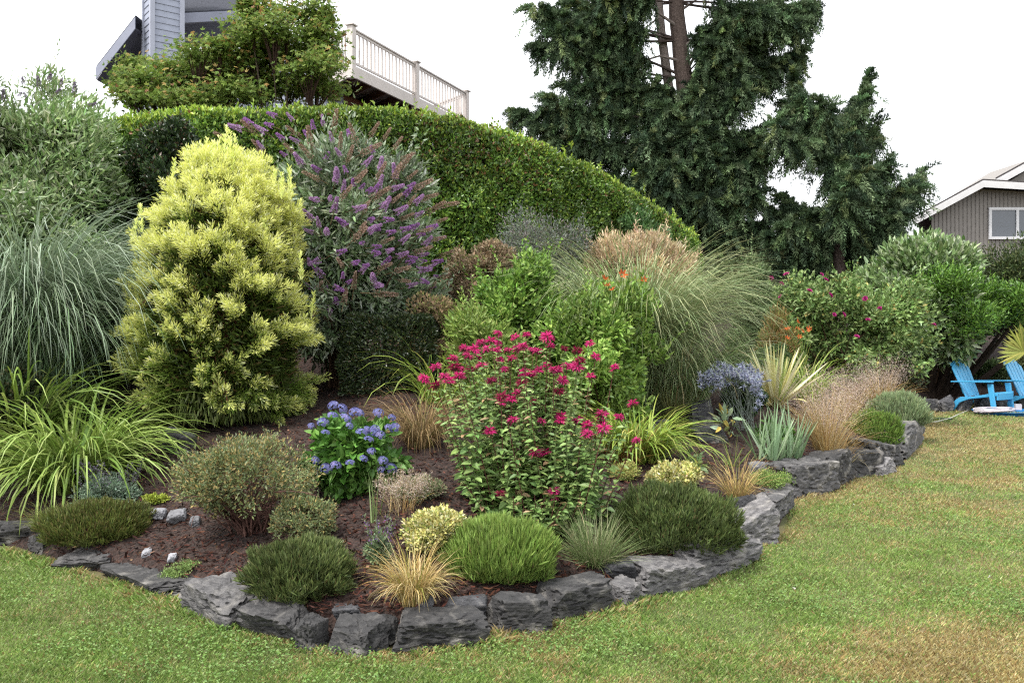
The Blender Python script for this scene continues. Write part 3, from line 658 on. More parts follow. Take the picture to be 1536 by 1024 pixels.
obj(mb, "twig_core", BARK, root)

# ------------------------------------------------------------------ spruces
NEEDLE = mat("needle", .6, .25, .12)
SPR = [(102, 126, 88, 4), (82, 104, 74, 3), (130, 154, 112, 2.6), (62, 82, 60, 2), (136, 152, 100, .9)]
def spruce(name, label, trunk, limbs, Y0, seed, dens=1.0, extra_trunks=(), tall=None):
    rng = np.random.default_rng(seed); root = thing(name, label, "tree", (at(*trunk[0], Y0)[0], Y0, Hs(at(*trunk[0], Y0)[0], Y0)))
    tp = np.array([at(x, y, Y0) for x, y in trunk]); tp[0][2] = root.location[2]-.2
    mb = MB(); rad = np.linspace(.27, .13, len(tp)) if tall else np.linspace(.16, .03, len(tp))
    ts = np.linspace(0, len(tp)-1, 40); tps = np.stack([np.interp(ts, np.arange(len(tp)), tp[:, i]) for i in range(3)], -1); rr = np.interp(ts, np.arange(len(tp)), rad)
    tps[:, 0] += rng.normal(0, .012, 40); TB = S(112, 98, 92)
    tube(mb, tps, rr, TB, 12)
    for et, r0 in extra_trunks:
        ep = np.array([at(x, y, Y0+dy) for x, y, dy in et]); tube(mb, ep, np.linspace(r0, r0*(.75 if r0 > .1 else .3), len(ep)), S(150, 138, 132), 10)
    obj(mb, "trunk", BARK, root)
    mb = MB(); mg = MB(); zt = tps[:, 2]
    for (px, py, pa, *o) in limbs:
        if tall and -20 < pa < 130: pa = min((4, 60, 116), key=lambda q: abs(q-pa))
        dY = o[0] if o else rng.uniform(-1.5, 1.5); e = at(px, py, Y0+dY); za = EYE+(HY-pa)/F*Y0
        b0 = np.array([np.interp(za, zt, tps[:, 0]), Y0, za]); ln_ = np.linalg.norm(e-b0)
        mid = (b0+e)/2+rng.normal(0, .08*ln_, 3)*[.4, 1, 1]+[0, 0, .02*ln_-.12]; cv = bez(b0, mid, e, 14); cv[-3:, 2] += np.array([.02, .05, .1])*min(ln_, 2)*.5
        tube(mb, cv, np.linspace(.014+.007*ln_, .006, 14), S(96, 84, 80), 5)
        nb = int((30+27*ln_)*dens); t0_ = .3 if pa < 130 else .14; t = np.sort(t0_+(1-t0_)*rng.random(nb)**.75)
        bs = np.stack([np.interp(t, np.linspace(0, 1, 14), cv[:, i]) for i in range(3)], -1); ax = nrm(np.stack([np.interp(np.minimum(t+.05, 1), np.linspace(0, 1, 14), cv[:, i]) for i in range(3)], -1)-np.stack([np.interp(t-.05, np.linspace(0, 1, 14), cv[:, i]) for i in range(3)], -1))
        sgn = rng.choice([-1, 1], nb); sd2 = nrm(np.cross(ax, [0, 0, 1.]))*sgn[:, None]
        hang = rng.random(nb) < .58
        bd = np.where(hang[:, None], ax*.3+sd2*.35+np.array([0, 0, -1.]), ax*.8+sd2*.85+np.array([0, 0, .0]))+rng.normal(0, .22, (nb, 3)); bd = nrm(bd)
        bl_ = np.where(hang, rng.uniform(.35, 1.15, nb), rng.uniform(.35, .85, nb))*(1.1-.45*t)
        m_ = 17; f_ = np.tile(np.linspace(.05, 1, m_), nb); k = np.repeat(np.arange(nb), m_)
        drp = (f_**2)*bl_[k]*np.where(hang[k], .05, .28)
        pos = bs[k]+bd[k]*(f_*bl_[k])[:, None]-np.stack([0*f_, 0*f_, drp], -1)
        C = pal_cols(rng, nb, SPR, .2)[k]
        for q in range(5):
            sdv = nrm(np.cross(bd[k], rng.normal(0, 1, (len(k), 3))))
            D = bd[k]*.75+sdv*.75+np.where(hang[k], -.12, .12)[:, None]*[0, 0, 1.]; nn_ = rng.normal(0, .6, (len(k), 3))+[0, 0, .8]
            leaves(mg, pos+rng.normal(0, .015, pos.shape), D, nn_, (.15-.06*f_)*rng.uniform(.7, 1.3, len(k)), rng.uniform(.016, .030, len(k)), C*np.exp(rng.normal(0, .14, (len(k), 1))), 'd', curl=.05)
    obj(mb, "limbs", BARK, root); obj(mg, "crown", NEEDLE, root)
    return root
TR = [(1054, 388), (1046, 300), (1036, 200), (1023, 100), (1014, 0), (1006, -120), (1000, -260), (996, -420)]
LIM = [(800, 15, 60), (845, 0, 30), (900, -5, 20), (798, 74, 110), (835, 55, 90), (868, 85, 115), (850, 128, 160), (905, 140, 170), (820, 150, 185), (768, 172, 225),
       (806, 196, 235), (848, 250, 275), (900, 288, 305), (952, 258, 280), (965, 320, 330), (880, 30, 60), (910, 110, 140), (890, 60, 90), (830, 25, 55),
       (860, 10, 40), (835, 215, 245), (880, 260, 280), (930, 300, 310), (960, 215, 230),
       (1226, 8, 10), (1188, 30, 40), (1132, 15, 50), (1092, 45, 95), (1203, 82, 90), (1165, 108, 125), (1112, 105, 150), (1085, 90, 150), (1086, 155, 190), (1132, 72, 90), (1195, 40, 30), (1210, 25, 20), (1150, 60, 80), (1120, 140, 165), (1105, 60, 90), (1100, 20, 45), (1145, 95, 120), (1170, 5, 10),
       (975, 212, 240, -1), (998, 165, 200, -1), (1052, 140, 170, -.9), (972, 140, 170, -.6), (985, 128, 150, -.8), (1055, 118, 140, -.7), (1070, 60, 80, -.6), (1045, 190, 215, -1.1), (1008, 250, 270, -1.2), (1062, 232, 250, -1), (1000, 300, 315, -1), (1062, 296, 318, -1.2), (1088, 205, 235, -.8), (1030, 205, 225, -1), (985, 340, 345, 1), (1080, 340, 345, 1), (1050, 262, 280, 1.3), (1020, 330, 340, 1.4), (1000, 270, 285, 1.5), (960, 355, 350, 1.8), (1075, 180, 210, 1.2),
       (1100, 245, 255), (1142, 195, 235), (1122, 290, 295), (1150, 338, 325), (1148, 236, 252), (1140, 292, 300), (1128, 262, 275, -.8), (1100, 352, 345), (1130, 215, 240, -.5), (1110, 320, 322), 
       (860, -60, -40), (930, -110, -80), (1120, -70, -40), (1180, -100, -60), (1060, -160, -130), (950, -200, -170), (1050, -260, -230), (960, -300, -270), (1030, -350, -320), (905, -60, -40), (1090, -110, -80)]
spruce("spruce_tree", "tall dark spruce with bare double trunk and drooping limbs behind the hedge", TR, LIM, 22.0, 11, 1.45,
       [([(1040, 262, 0), (1016, 190, .12), (1003, 130, .15), (992, 50, .15), (984, -40, .15), (978, -200, .15)], .13),
        ([(1027, 95, 0), (1042, 78, -.2), (1050, 55, -.3)], .06), ([(1028, 110, 0), (1040, 88, -.2), (1043, 66, -.3)], .05), ([(1005, 60, 0), (975, 48, -.2), (955, 50, -.3)], .035), ([(990, 25, .1), (965, 45, -.2)], .03), ([(1016, 40, -.1), (985, 18, -.3), (955, -12, -.5)], .045), ([(1020, 75, -.1), (1055, 48, -.2), (1085, 40, -.3)], .05), ([(1022, 92, -.1), (990, 84, -.2), (950, 96, -.3)], .04), ([(1015, 20, 0), (1042, 2, -.2), (1060, -20, -.2)], .04)], tall=True)
TR2 = [(1262, 395), (1258, 330), (1245, 260), (1220, 190), (1196, 128)]
LIM2 = [(1190, 118, 150, 0), (1180, 160, 185), (1212, 148, 180), (1165, 190, 215), (1302, 122, 230), (1290, 150, 235), (1312, 190, 250), (1335, 243, 280), (1300, 215, 255), (1280, 195, 240), (1262, 170, 215), (1240, 160, 205), (1232, 200, 230), 
        (1290, 262, 290), (1320, 290, 315), (1384, 262, 330), (1372, 290, 335), (1350, 318, 340), (1325, 335, 345), (1270, 300, 315), (1245, 320, 335), (1230, 360, 360), (1285, 350, 355), (1205, 345, 350), (1190, 375, 370), (1300, 375, 372), (1150, 360, 362), (1175, 300, 320), (1255, 370, 370), (1290, 320, 335), (1345, 350, 358), (1250, 240, 265), (1280, 235, 265), (1125, 372, 372), (1180, 340, 345), (1160, 320, 335), (1240, 345, 350), (1225, 330, 340)]
spruce("spruce_tree", "smaller bushy spruce with upswept tips at the right of the tall spruce", TR2, LIM2, 20.8, 12, 1.5)

# backdrop shrubs behind the spruces
shrub("background_shrub", "dark green thicket in the shade under the tall spruce", "shrub", 7.0, 25.5, Hs(7, 25.5), 4.5, 3.6, [(60, 80, 48, 3), (84, 106, 60, 1)], .14, .07, 26000, 60, .3, ry=1.2, stem_r=.03)

# ------------------------------------------------------------------ maples
def maple(label, base, trunks, clusters, Y0, n, tipshare):
    rng = rg(label); root = thing("maple_tree", label, "tree", (base[0], base[1], Hs(base[0], base[1])))
    mt = MB(); ml = MB(); b0 = np.array(root.location)-[0, -.6, .1]
    for (px, py, rx, ry_, wgt) in clusters:
        c = at(px, py, Y0+rng.uniform(-.9, .35)); cr = rx*Y0/F*1.08; cz = ry_*Y0/F*1.05
        mid = b0*.5+c*.5+rng.normal(0, .12, 3)+[0, 0, -.2]
        tube(mt, bez(b0+rng.normal(0, .1, 3)*[1, 1, 0], mid, c, 9), np.linspace(.03, .007, 9), S(120, 108, 94), 6)
        nl = int(n*wgt); nt_ = 40; tw = nrm(rng.normal(0, 1, (nt_, 3))*[1, 1, .8])*rng.random((nt_, 1))**.4*[cr, cr, cz]+c
        for e in tw[:16]: tube(mt, bez(c*.7+mid*.3, (c+e)/2+rng.normal(0, .05, 3), e, 5), np.linspace(.012, .004, 5), S(84, 66, 58), 4)
        k = rng.integers(0, nt_, nl); P = tw[k]+rng.normal(0, 1, (nl, 3))*[cr*.36, cr*.36, cz*.34]
        hi = np.clip((P[:, 2]-c[2])/cz*.5+.35, 0, 1); red = rng.random(nl) < tipshare*hi*1.3
        C = np.where(red[:, None], pal_cols(rng, nl, [(188, 156, 90, 2), (194, 168, 100, 1.2), (164, 120, 80, 1)], .15), pal_cols(rng, nl, [(138, 164, 74, 3), (112, 140, 60, 3), (164, 182, 94, 1.8)], .17))
        az = rng.random(nl)*6.283
        Nl = nrm(rng.normal(0, .55, (nl, 3))+[0, -.35, .75]); u0 = nrm(np.cross(Nl, np.stack([np.cos(az), np.sin(az), 0*az], -1))); v0 = np.cross(Nl, u0)
        for q in (-.8, 0, .8):                   # three lobes of a palmate leaf
            leaves(ml, P, u0*math.cos(q)+v0*math.sin(q), Nl, .075 if q == 0 else .06, .027, C, 'd')
    obj(mt, "branches", BARK, root); obj(ml, "crown", THIN, root)
CL1 = [(215, 118, 32, 14, .7), (255, 102, 32, 12, .7), (300, 80, 32, 14, .7), (330, 68, 14, 12, .3), (235, 140, 38, 14, 1), (290, 125, 42, 20, 1.3), (340, 105, 35, 25, 1.2), (345, 140, 40, 18, 1.1), (205, 145, 25, 12, .6), (275, 150, 45, 12, 1), (200, 95, 18, 12, .3), (316, 98, 30, 16, .8), (180, 128, 14, 16, .4)]
CL2 = [(385, 12, 20, 20, .7), (408, 40, 32, 20, 1), (375, 55, 28, 22, .9), (470, 20, 22, 22, .7), (480, 55, 26, 22, 1), (440, 70, 32, 22, 1.1), (400, 90, 35, 25, 1.2), (470, 100, 35, 20, 1.1), (430, 125, 42, 20, 1.2), (480, 132, 30, 14, .8), (385, 130, 30, 20, 1), (360, 85, 22, 20, .8), (490, 30, 12, 14, .3), (370, 8, 10, 12, .3), (430, 20, 14, 16, .3), (490, 80, 16, 16, .5)]
p_ = at(300, 200, 15.2); maple("left bronze tipped green maple in front of the grey house", p_, 3, CL1, 15.2, 1150, .14)
p_ = at(425, 200, 15.2); maple("right taller multi stemmed maple beside the cream deck", p_, 4, CL2, 15.2, 1150, .14)

# ------------------------------------------------------------------ upper bed shrubs
def sh(name, label, cat, box_, pal, L, W, n, Y=None, **kw):
    X, Yc, zb, zt, r = spec(*box_, Y=Y); return shrub(name, label, cat, X, Yc, zb, zt, r, pal, L, W, n, **kw)
BUD = [(172, 192, 140, 3), (148, 174, 114, 3), (126, 158, 90, 2), (200, 210, 178, 1.4)]
pale_bush = sh("butterfly_bush", "large pale grey green butterfly bush at the upper left corner", "shrub", (-150, 200, 48), BUD, .11, .026, 74000, Y=10.4, boxy=.4, nc=90, cr=.26, shell=.4, up=.3, mid=.5, kind='h', stems=30, shoots=200, shoot_l=.5, rnd=.6, stem_r=.02)
sh("laurel_shrub", "dark glossy laurel shrub below the pale butterfly bush", "shrub", (20, 205, 215), [(84, 112, 58, 3), (64, 92, 50, 3), (110, 138, 76, 1)], .11, .045, 17000, Y=10.6, nc=50, kind='h', m=GLOSSY, stems=12)
sh("holly_shrub", "dark reddish tinged evergreen shrub against the left hedge end", "shrub", (175, 325, 165), [(62, 82, 50, 4), (48, 66, 42, 3), (96, 78, 58, .9), (84, 108, 56, 1.2)], .06, .035, 34000, Y=11.0, nc=60, m=GLOSSY, mid=.5, shoots=40, shoot_l=.2)

# purple butterfly bush with panicles
X, Yc, zb, zt, r = spec(372, 668, 190, Y=9.9)
lab = "purple flowering butterfly bush with brown spent spikes behind the golden conifer"
root = shrub("butterfly_bush", lab, "shrub", X, Yc, zb, zt, r, [(164, 180, 148, 3), (138, 160, 118, 3), (108, 134, 88, 2.4), (188, 198, 176, 1.6)], .11, .028, 44000, boxy=.8, nc=150, cr=.2, shell=.15, up=.25, mid=.5, kind='h', stems=60, shoots=240, shoot_l=.45, rnd=.6, stem_r=.014, ry=.85*r)
def panicle(name, L, Rr, pal, n, m, parent, seed):
    rng = np.random.default_rng(seed); t = rng.random(n)**.8; a = rng.random(n)*6.283; rad = Rr*(1-.75*t)*(.5+.5*rng.random(n))
    P = np.stack([rad*np.cos(a), rad*np.sin(a), t*L], -1); D = np.stack([np.cos(a), np.sin(a), .5+0*a], -1)+rng.normal(0, .3, (n, 3))
    mb = MB(); leaves(mb, P, D, rng.normal(0, 1, (n, 3))+[0, 0, 1], .016, .014, pal_cols(rng, n, pal, .15), 'd')
    tube(mb, np.array([[0, 0, -.12], [0, 0, 0], [0, 0, L*.95]]), [.004, .004, .002], S(130, 110, 84), 4)
    return mb.build(name, m, parent)
protoP = [panicle("flower", .18, .036, [(214, 168, 220, 3), (230, 198, 234, 2), (186, 138, 196, 1.5)], 260, PETAL, root, 1), panicle("flower", .13, .034, [(204, 150, 214, 3), (176, 124, 196, 2)], 200, PETAL, root, 2)]
protoS = [panicle("spent_flower", .22, .03, [(194, 166, 146, 3), (168, 138, 120, 2), (212, 188, 170, 1)], 230, DRY, root, 3)]
rng = rg("panicles"); zc = (zb+zt)/2
FP = [(365, 195), (378, 188), (400, 200), (415, 175), (440, 182), (470, 195), (485, 190), (462, 205), (450, 215), (425, 210), (500, 215), (488, 240), (512, 235), (520, 260), (505, 265), (480, 258), (455, 250), (430, 235), (545, 250), (560, 230), (570, 258), (540, 285), (515, 290), (560, 290), (585, 285), (605, 295), (592, 320), (575, 330), (620, 325), (615, 345), (600, 365), (580, 350), (555, 345), (560, 380), (595, 385), (640, 345), (635, 370), (648, 395), (625, 405), (610, 395), (500, 320), (520, 340), (490, 350), (505, 380), (480, 390), (530, 395), (485, 415), (500, 430), (540, 410), (520, 425), (560, 420), (575, 400), (495, 470), (505, 455), (610, 430), (630, 420), (470, 330), (545, 365), (530, 315), (650, 415), (395, 225), (410, 190), (495, 300), (640, 430), (478, 300), (600, 345), (570, 310), (525, 205)]
def put_pan(px, py, pr, s, i):
    ex = (px-CX)/F; r2 = ((px-518)/140)**2+((py-350)/150)**2; Yp = Yc-r*.85*math.sqrt(max(0, 1-min(r2, 1)))*.95-.08
    p = at(px, py, Yp); d = Vector(((p[0]-X)*1.1+rng.normal(0, .3), (Yp-Yc)*.35+rng.normal(0, .25), max(-.1, (p[2]-zc))*.45+.22+rng.normal(0, .22))).normalized()
    e = d.to_track_quat('Z', 'Y').to_euler(); loc = Vector(p)-root.location
    if i < 0: pr.location = loc; pr.rotation_euler = e
    else: dup(pr, root, loc, e, s)
FP += [(x+rng.normal(0, 14), y+rng.normal(0, 12)) for x, y in FP[20:50]]
for i, (px, py) in enumerate(FP):
    k = i % 2; put_pan(px, py, protoP[k], rng.uniform(.6, 1.0), -1 if i < 2 else i)
SPP = [(385, 200), (395, 230), (350, 215), (440, 230), (468, 225), (500, 200), (535, 215), (555, 205), (590, 225), (600, 240), (575, 210), (540, 232), (520, 245), (610, 270), (620, 285), (600, 255), (640, 320), (650, 335), (655, 310), (645, 360), (660, 385), (600, 330), (570, 365), (540, 345), (510, 300), (620, 380), (655, 420), (600, 420), (560, 440), (500, 440), (515, 455), (485, 455), (490, 480), (530, 435), (640, 440), (475, 435), (590, 408), (565, 405), (530, 360), (545, 320), (610, 310), (480, 270), (510, 225), (530, 275), (565, 270), (470, 240), (625, 350), (630, 300), (585, 305), (555, 300), (450, 205), (590, 270), (515, 400)]
for i, (px, py) in enumerate(SPP): put_pan(px, py, protoS[0], rng.uniform(.7, 1.2), -1 if i == 0 else i)
pr = None
for px, py in [(60, 132), (72, 122), (92, 130), (112, 142), (26, 146), (6, 152), (42, 150), (84, 140), (132, 160), (36, 128)]:
    loc = Vector(at(px, py, 10.2))-pale_bush.location; ro = (rng.normal(0, .5), rng.normal(0, .5), 0)
    if pr is None: pr = panicle("flower", .13, .026, [(160, 150, 168, 2), (142, 128, 150, 2), (150, 100, 160, .6)], 150, PETAL, pale_bush, 9); pr.location = loc; pr.rotation_euler = ro
    else: dup(pr, pale_bush, loc, ro, rng.uniform(.6, 1.1))
# golden conifer ----------------------------------------------------------------
def golden():
    lab = "golden yellow conifer, dense and egg shaped, standing in the left of the bed"
    rng = rg("golden"); Y0 = hitY(335, 655)+.55; X = (335-CX)/F*Y0; zb = Hs(X, Y0); zt = at(335, 218, Y0)[2]
    root = thing("golden_conifer", lab, "tree", (X, Y0, zb)); h = zt-zb; Rm = 126*Y0/F
    prof = lambda t: np.interp(t, [0, .05, .15, .3, .5, .65, .75, .85, .92, .97, 1], [.55, .72, .9, 1, .98, .89, .76, .53, .33, .16, .04])
    mb = MB()
    nb = 210; tb = rng.random(nb)**.85*.93+.03; ab = rng.random(nb)*6.283; rb_ = Rm*prof(tb)*(.68+.08*np.sin(ab*3+tb*9)); bc = np.stack([X+rb_*np.cos(ab), Y0+rb_*np.sin(ab), zb+tb*h*.93], -1)
    upb = np.interp(tb, [0, .12, .3, .8, 1], [-.5, .0, .45, 1.3, 2.5]); axb = nrm(np.stack([np.cos(ab), np.sin(ab), upb], -1)+rng.normal(0, .15, (nb, 3))); lb = rng.uniform(.22, .38, nb)*np.interp(tb, [0, .8, 1], [1, .95, .75])
    per = 9; npl = nb*per; kb = np.repeat(np.arange(nb), per); fb = rng.random(npl)**.8; t = tb[kb]; a = ab[kb]
    side_ = nrm(np.cross(axb[kb], rng.normal(0, 1, (npl, 3)))); c = bc[kb]+axb[kb]*(fb*lb[kb]*.75)[:, None]+side_*((.10-.06*fb)*rng.random(npl)**.5)[:, None]
    o = np.stack([np.cos(a), np.sin(a), 0*a], -1); ax = nrm(axb[kb]+side_*.5+rng.normal(0, .12, (npl, 3))+[0, 0, .12]); pl = rng.uniform(.12, .24, npl)
    hi_ = (c-bc[kb])[:, 2]*2.2
    m_ = 76; k = np.repeat(np.arange(npl), m_); f_ = rng.random(len(k)); ra = rng.random(len(k))*6.283
    s1 = nrm(np.cross(ax, [.2, .3, .9])); s2 = np.cross(ax, s1)
    sp = s1[k]*np.cos(ra)[:, None]+s2[k]*np.sin(ra)[:, None]; rad = (.038*np.sqrt(np.clip(1-f_, 0, 1))+.015)*rng.random(len(k))**.5
    P = c[k]+ax[k]*(f_*pl[k])[:, None]+sp*rad[:, None]
    D = ax[k]*.95+sp*.6+[0, 0, .12]+rng.normal(0, .2, (len(k), 3)); N = sp+rng.normal(0, .5, (len(k), 3))
    gold = np.clip(f_*.85+rad*1.5-.5+(fb*.65+hi_*.8)[k]+rng.normal(0, .14, len(k))+np.interp(t, [0, .15, .4, .85], [-.45, -.15, .14, .6])[k]+rng.normal(0, .22, npl)[k], 0, 1)[:, None]
    gr = pal_cols(rng, len(k), [(122, 154, 56, 3), (96, 126, 46, 2), (140, 170, 66, 1)], .18); yl = pal_cols(rng, len(k), [(250, 251, 158, 3), (243, 247, 136, 2), (253, 254, 206, 1)], .06)*1.28
    C = gr+(yl-gr)*gold*.8; T = gr+(yl-gr)*np.clip(gold*1.15+.06, 0, 1)
    leaves(mb, P, D, N, rng.uniform(.03, .06, len(k)), rng.uniform(.006, .0105, len(k)), C, 's', T)
    # leaders standing out of the outline
    for (px, py, py2) in [(340, 190, 255), (328, 204, 260), (352, 205, 255), (310, 208, 262), (336, 205, 250), (345, 198, 250), (320, 214, 262), (345, 214, 260), (318, 222, 270), (282, 222, 275), (288, 240, 280), (262, 240, 285), (356, 225, 270), (382, 232, 270), (300, 232, 270), (412, 255, 300), (434, 250, 300), (422, 262, 300), (210, 308, 350), (205, 330, 360), (236, 320, 360), (450, 300, 340), (340, 385, 450), (338, 400, 450), (280, 330, 370), (450, 380, 420), (186, 410, 450), (470, 440, 480), (258, 300, 350), (395, 330, 380)]:
        dy = -.45 if py > 320 and 230 < px < 440 else rng.uniform(-.3, .2); b0, e0 = at(px+rng.normal(0, 3), py2, Y0+dy), at(px, py, Y0+dy)
        m2 = 70; f2 = rng.random(m2); ra = rng.random(m2)*6.283; sp2 = np.stack([np.cos(ra), np.sin(ra), 0*ra], -1)
        leaves(mb, b0+(e0-b0)*f2[:, None]+sp2*.016*(1-f2)[:, None], sp2*.6+[0, 0, .8], sp2, .05, .013, pal_cols(rng, m2, [(244, 252, 170), (240, 248, 150)], .08)*1.3, 's')
    # inner green mass
    n = 42000; t = rng.random(n); a = rng.random(n)*6.283; rr = Rm*prof(t)*(.55+.3*rng.random(n)); o = np.stack([np.cos(a), np.sin(a), 0*a], -1)
    P = np.stack([X+rr*np.cos(a), Y0+rr*np.sin(a), zb+.03+t*h*.93], -1)
    leaves(mb, P, o*.8+[0, 0, .25]+rng.normal(0, .4, (n, 3)), o+rng.normal(0, .5, (n, 3)), rng.uniform(.05, .11, n), rng.uniform(.012, .022, n), pal_cols(rng, n, [(96, 116, 48, 3), (76, 94, 42, 2), (118, 100, 60, .5)], .2), 's')
    # drooping skirt at the foot
    n = 4200; a = rng.random(n)*6.283; rr = Rm*rng.uniform(.45, .78, n); P = np.stack([X+rr*np.cos(a), Y0+rr*np.sin(a), zb+h*(.03+.22*rng.random(n)*(.4+.6*np.abs(np.sin(a*5))))], -1)
    leaves(mb, P, np.stack([.35*np.cos(a), .35*np.sin(a), -1+0*a], -1)+rng.normal(0, .25, (n, 3)), np.stack([np.cos(a), np.sin(a), 0*a], -1), rng.uniform(.05, .11, n), rng.uniform(.008, .014, n), pal_cols(rng, n, [(104, 120, 52, 3), (130, 142, 70, 1), (84, 98, 44, 2)], .18), 's')
    obj(mb, "crown", THIN, root)
    mb = MB()
    tube(mb, np.array([[X, Y0, zb-.1], [X+.03, Y0, zb+h*.5], [X, Y0, zb+h*.9]]), [.07, .045, .01], S(120, 84, 62), 8)
    for i in range(70):
        z0 = zb+h*rng.uniform(.05, .85); tube(mb, bez([X, Y0, z0], (c[i]+[X, Y0, z0])/2-[0, 0, .05], c[i]+ax[i]*.1, 6), np.linspace(.016, .005, 6), S(128, 88, 66), 4)
    obj(mb, "trunk", BARK, root)
golden()

# pampas-like grass, left
X, Yc, zb, zt, r = spec(-85, 170, 300, Y=9.2)
root, rng = grass("ornamental_grass", "huge fountain of silvery blue green grass behind the daylilies at left", X-.05, Yc, zb, 3200, 2.55, .02, (.03, .42), (1.6, 2.7), [(160, 182, 146, 3), (134, 160, 122, 3), (184, 200, 170, 2), (112, 138, 96, 1.5)], .28, segs=10, power=2.1, lj=.2, tip=[(178, 196, 170), (160, 176, 146)])
mb = MB(); tuft(mb, rng, X+.3, Yc-.1, None, 1500, 2.1, .017, (.03, .4), (1.6, 2.7), [(162, 184, 148, 3), (136, 162, 124, 3), (112, 140, 98, 1)], .25, 9, power=1.8, lj=.2); tuft(mb, rng, X-.75, Yc+.1, None, 2300, 2.5, .017, (.03, .45), (1.6, 2.7), [(162, 184, 148, 3), (136, 162, 124, 3), (112, 140, 98, 1)], .3, 9, power=1.8, lj=.2)
obj(mb, "side_blades", LEAF, root)
YEW = [(62, 84, 56, 3), (48, 68, 48, 3), (78, 100, 62, 1)]
sh("yew_shrub", "low dark spreading evergreen under the silvery grass", "shrub", (60, 200, 500, 592), YEW, .05, .014, 15000, nc=45, kind='s', stems=8)
sh("heath_shrub", "low dark green ground shrub with reddish tips at the left under the grass", "shrub", (-60, 75, 512), [(70, 88, 54, 3), (96, 88, 60, 1), (54, 72, 44, 2)], .05, .022, 9000, Y=7.9, nc=40, stems=8)
# square clipped yew
X, Yc, zb, zt, r = spec(520, 656, 474, 592)
rng = rg("squareyew"); root = thing("clipped_yew", "dark square clipped yew block left of the bee balm", "shrub", (X, Yc, zb)); n = 30000; hh = zt-zb
f_ = rng.integers(0, 4, n); u_, v_ = rng.uniform(-1, 1, n), rng.random(n); dp = 1-.35*rng.random(n)**1.5
bx_ = np.where(f_ == 0, u_, np.where(f_ == 1, dp, np.where(f_ == 2, -dp, u_)))*r; by_ = np.where(f_ == 0, -dp, np.where(f_ == 3, v_*2-1, u_))*r*.8; bz_ = np.where(f_ == 3, hh*(1-.15*rng.random(n)**2), v_*hh)
lump = 1+.08*(vnoise(bx_*5+3, bz_*5, 1, 5)-.5)*2-.16*np.clip((np.abs(bx_)/r-.7)/.3, 0, 1)**2*np.clip((bz_/hh-.75)/.25, 0, 1); P = np.stack([X+bx_*lump, Yc+by_*lump, zb+bz_*(lump*.5+.5)], -1)
O = nrm(np.stack([bx_/r, by_/r, (bz_/hh-.5)], -1)); mb = MB()
leaves(mb, P, O*.6+[0, 0, .4]+rng.normal(0, .55, (n, 3)), O+rng.normal(0, .5, (n, 3)), rng.uniform(.025, .05, n), rng.uniform(.008, .014, n), pal_cols(rng, n, [(64, 80, 48, 3), (50, 66, 42, 3), (86, 100, 56, 1.4), (96, 84, 56, .4)], .2), 's')
obj(mb, "foliage", GLOSSY, root); mb = MB()
for i in range(20): tube(mb, bez([X+rng.normal(0, .1), Yc, zb-.03], [X, Yc, zb+.2], [X+rng.uniform(-.6, .6)*r, Yc+rng.uniform(-.5, .4)*r, zb+hh*rng.uniform(.4, .9)], 5), np.linspace(.012, .004, 5), DARKBR, 4)
obj(mb, "stems", BARK, root)

sh("brown_shrub", "clipped shrub browned by drought, below the hedge beside the purple bush", "shrub", (655, 795, 350), [(190, 166, 136, 3), (164, 140, 114, 3), (212, 192, 162, 1.8), (146, 150, 96, 1.4)], .05, .024, 26000, Y=11.0, nc=70, cr=.24, shell=.8, mid=.55, m=DRY, stems=16, rnd=.5)
sh("small_brown_shrub", "small rusty brown leaved shrub between the purple bush and the square yew", "shrub", (590, 720, 420), [(184, 158, 126, 3), (156, 138, 104, 2), (156, 162, 98, 1.8)], .05, .024, 9000, Y=9.6, nc=40, m=DRY, stems=12)
sh("smoke_shrub", "hazy grey purple shrub in front of the hedge centre", "shrub", (715, 905, 298), [(140, 150, 130, 3), (118, 124, 118, 3), (152, 140, 138, 1.5), (112, 132, 90, 1.5)], .06, .016, 24000, Y=12.1, nc=60, shell=.3, mid=.5, shoots=120, shoot_l=.35, stems=30)
sh("climbing_shrub", "leafy green climber leaning on the lower right of the hedge", "shrub", (895, 1005, 292), [(100, 136, 78, 3), (80, 116, 64, 3), (126, 158, 96, 1.2)], .08, .035, 9000, Y=14.6, nc=40, mid=.6, shoots=20)
sh("dying_shrub", "shrub topped with tan dead foliage behind the arching grass", "shrub", (862, 1050, 336), [(228, 204, 166, 4), (208, 178, 140, 3), (238, 220, 188, 2), (160, 162, 110, 1)], .10, .013, 26000, Y=12.4, nc=70, cr=.25, shell=.6, mid=.6, m=DRY, up=1.0, shoots=140, shoot_l=.25, kind='s')
GRN = [(138, 176, 76, 3), (116, 154, 64, 3), (164, 196, 96, 1.8), (94, 130, 56, 1)]
sh("green_shrub", "bright green leafy shrub below the clipped brown one", "shrub", (690, 850, 368), GRN, .07, .03, 15000, Y=9.3, boxy=.3, nc=60, cr=.3, shell=.15, mid=.6, stems=24, shoots=90, shoot_l=.3, kind='h')
sh("deciduous_shrub", "airy light green shrub directly behind the crimson bee balm", "shrub", (775, 1015, 402), [(150, 184, 84, 3), (126, 162, 70, 3), (172, 200, 104, 2), (102, 136, 60, 1)], .07, .03, 24000, Y=8.9, boxy=.35, nc=90, cr=.24, shell=.15, mid=.55, stems=36, shoots=150, shoot_l=.3, kind='h')
sh("leafy_shrub", "low yellow green leafy clump at the left behind the bee balm", "shrub", (650, 810, 430), [(152, 178, 86, 3), (128, 156, 72, 2), (176, 190, 106, 1)], .08, .024, 9000, Y=8.7, nc=50, shell=.15, stems=14, shoots=80, shoot_l=.25, up=.5)
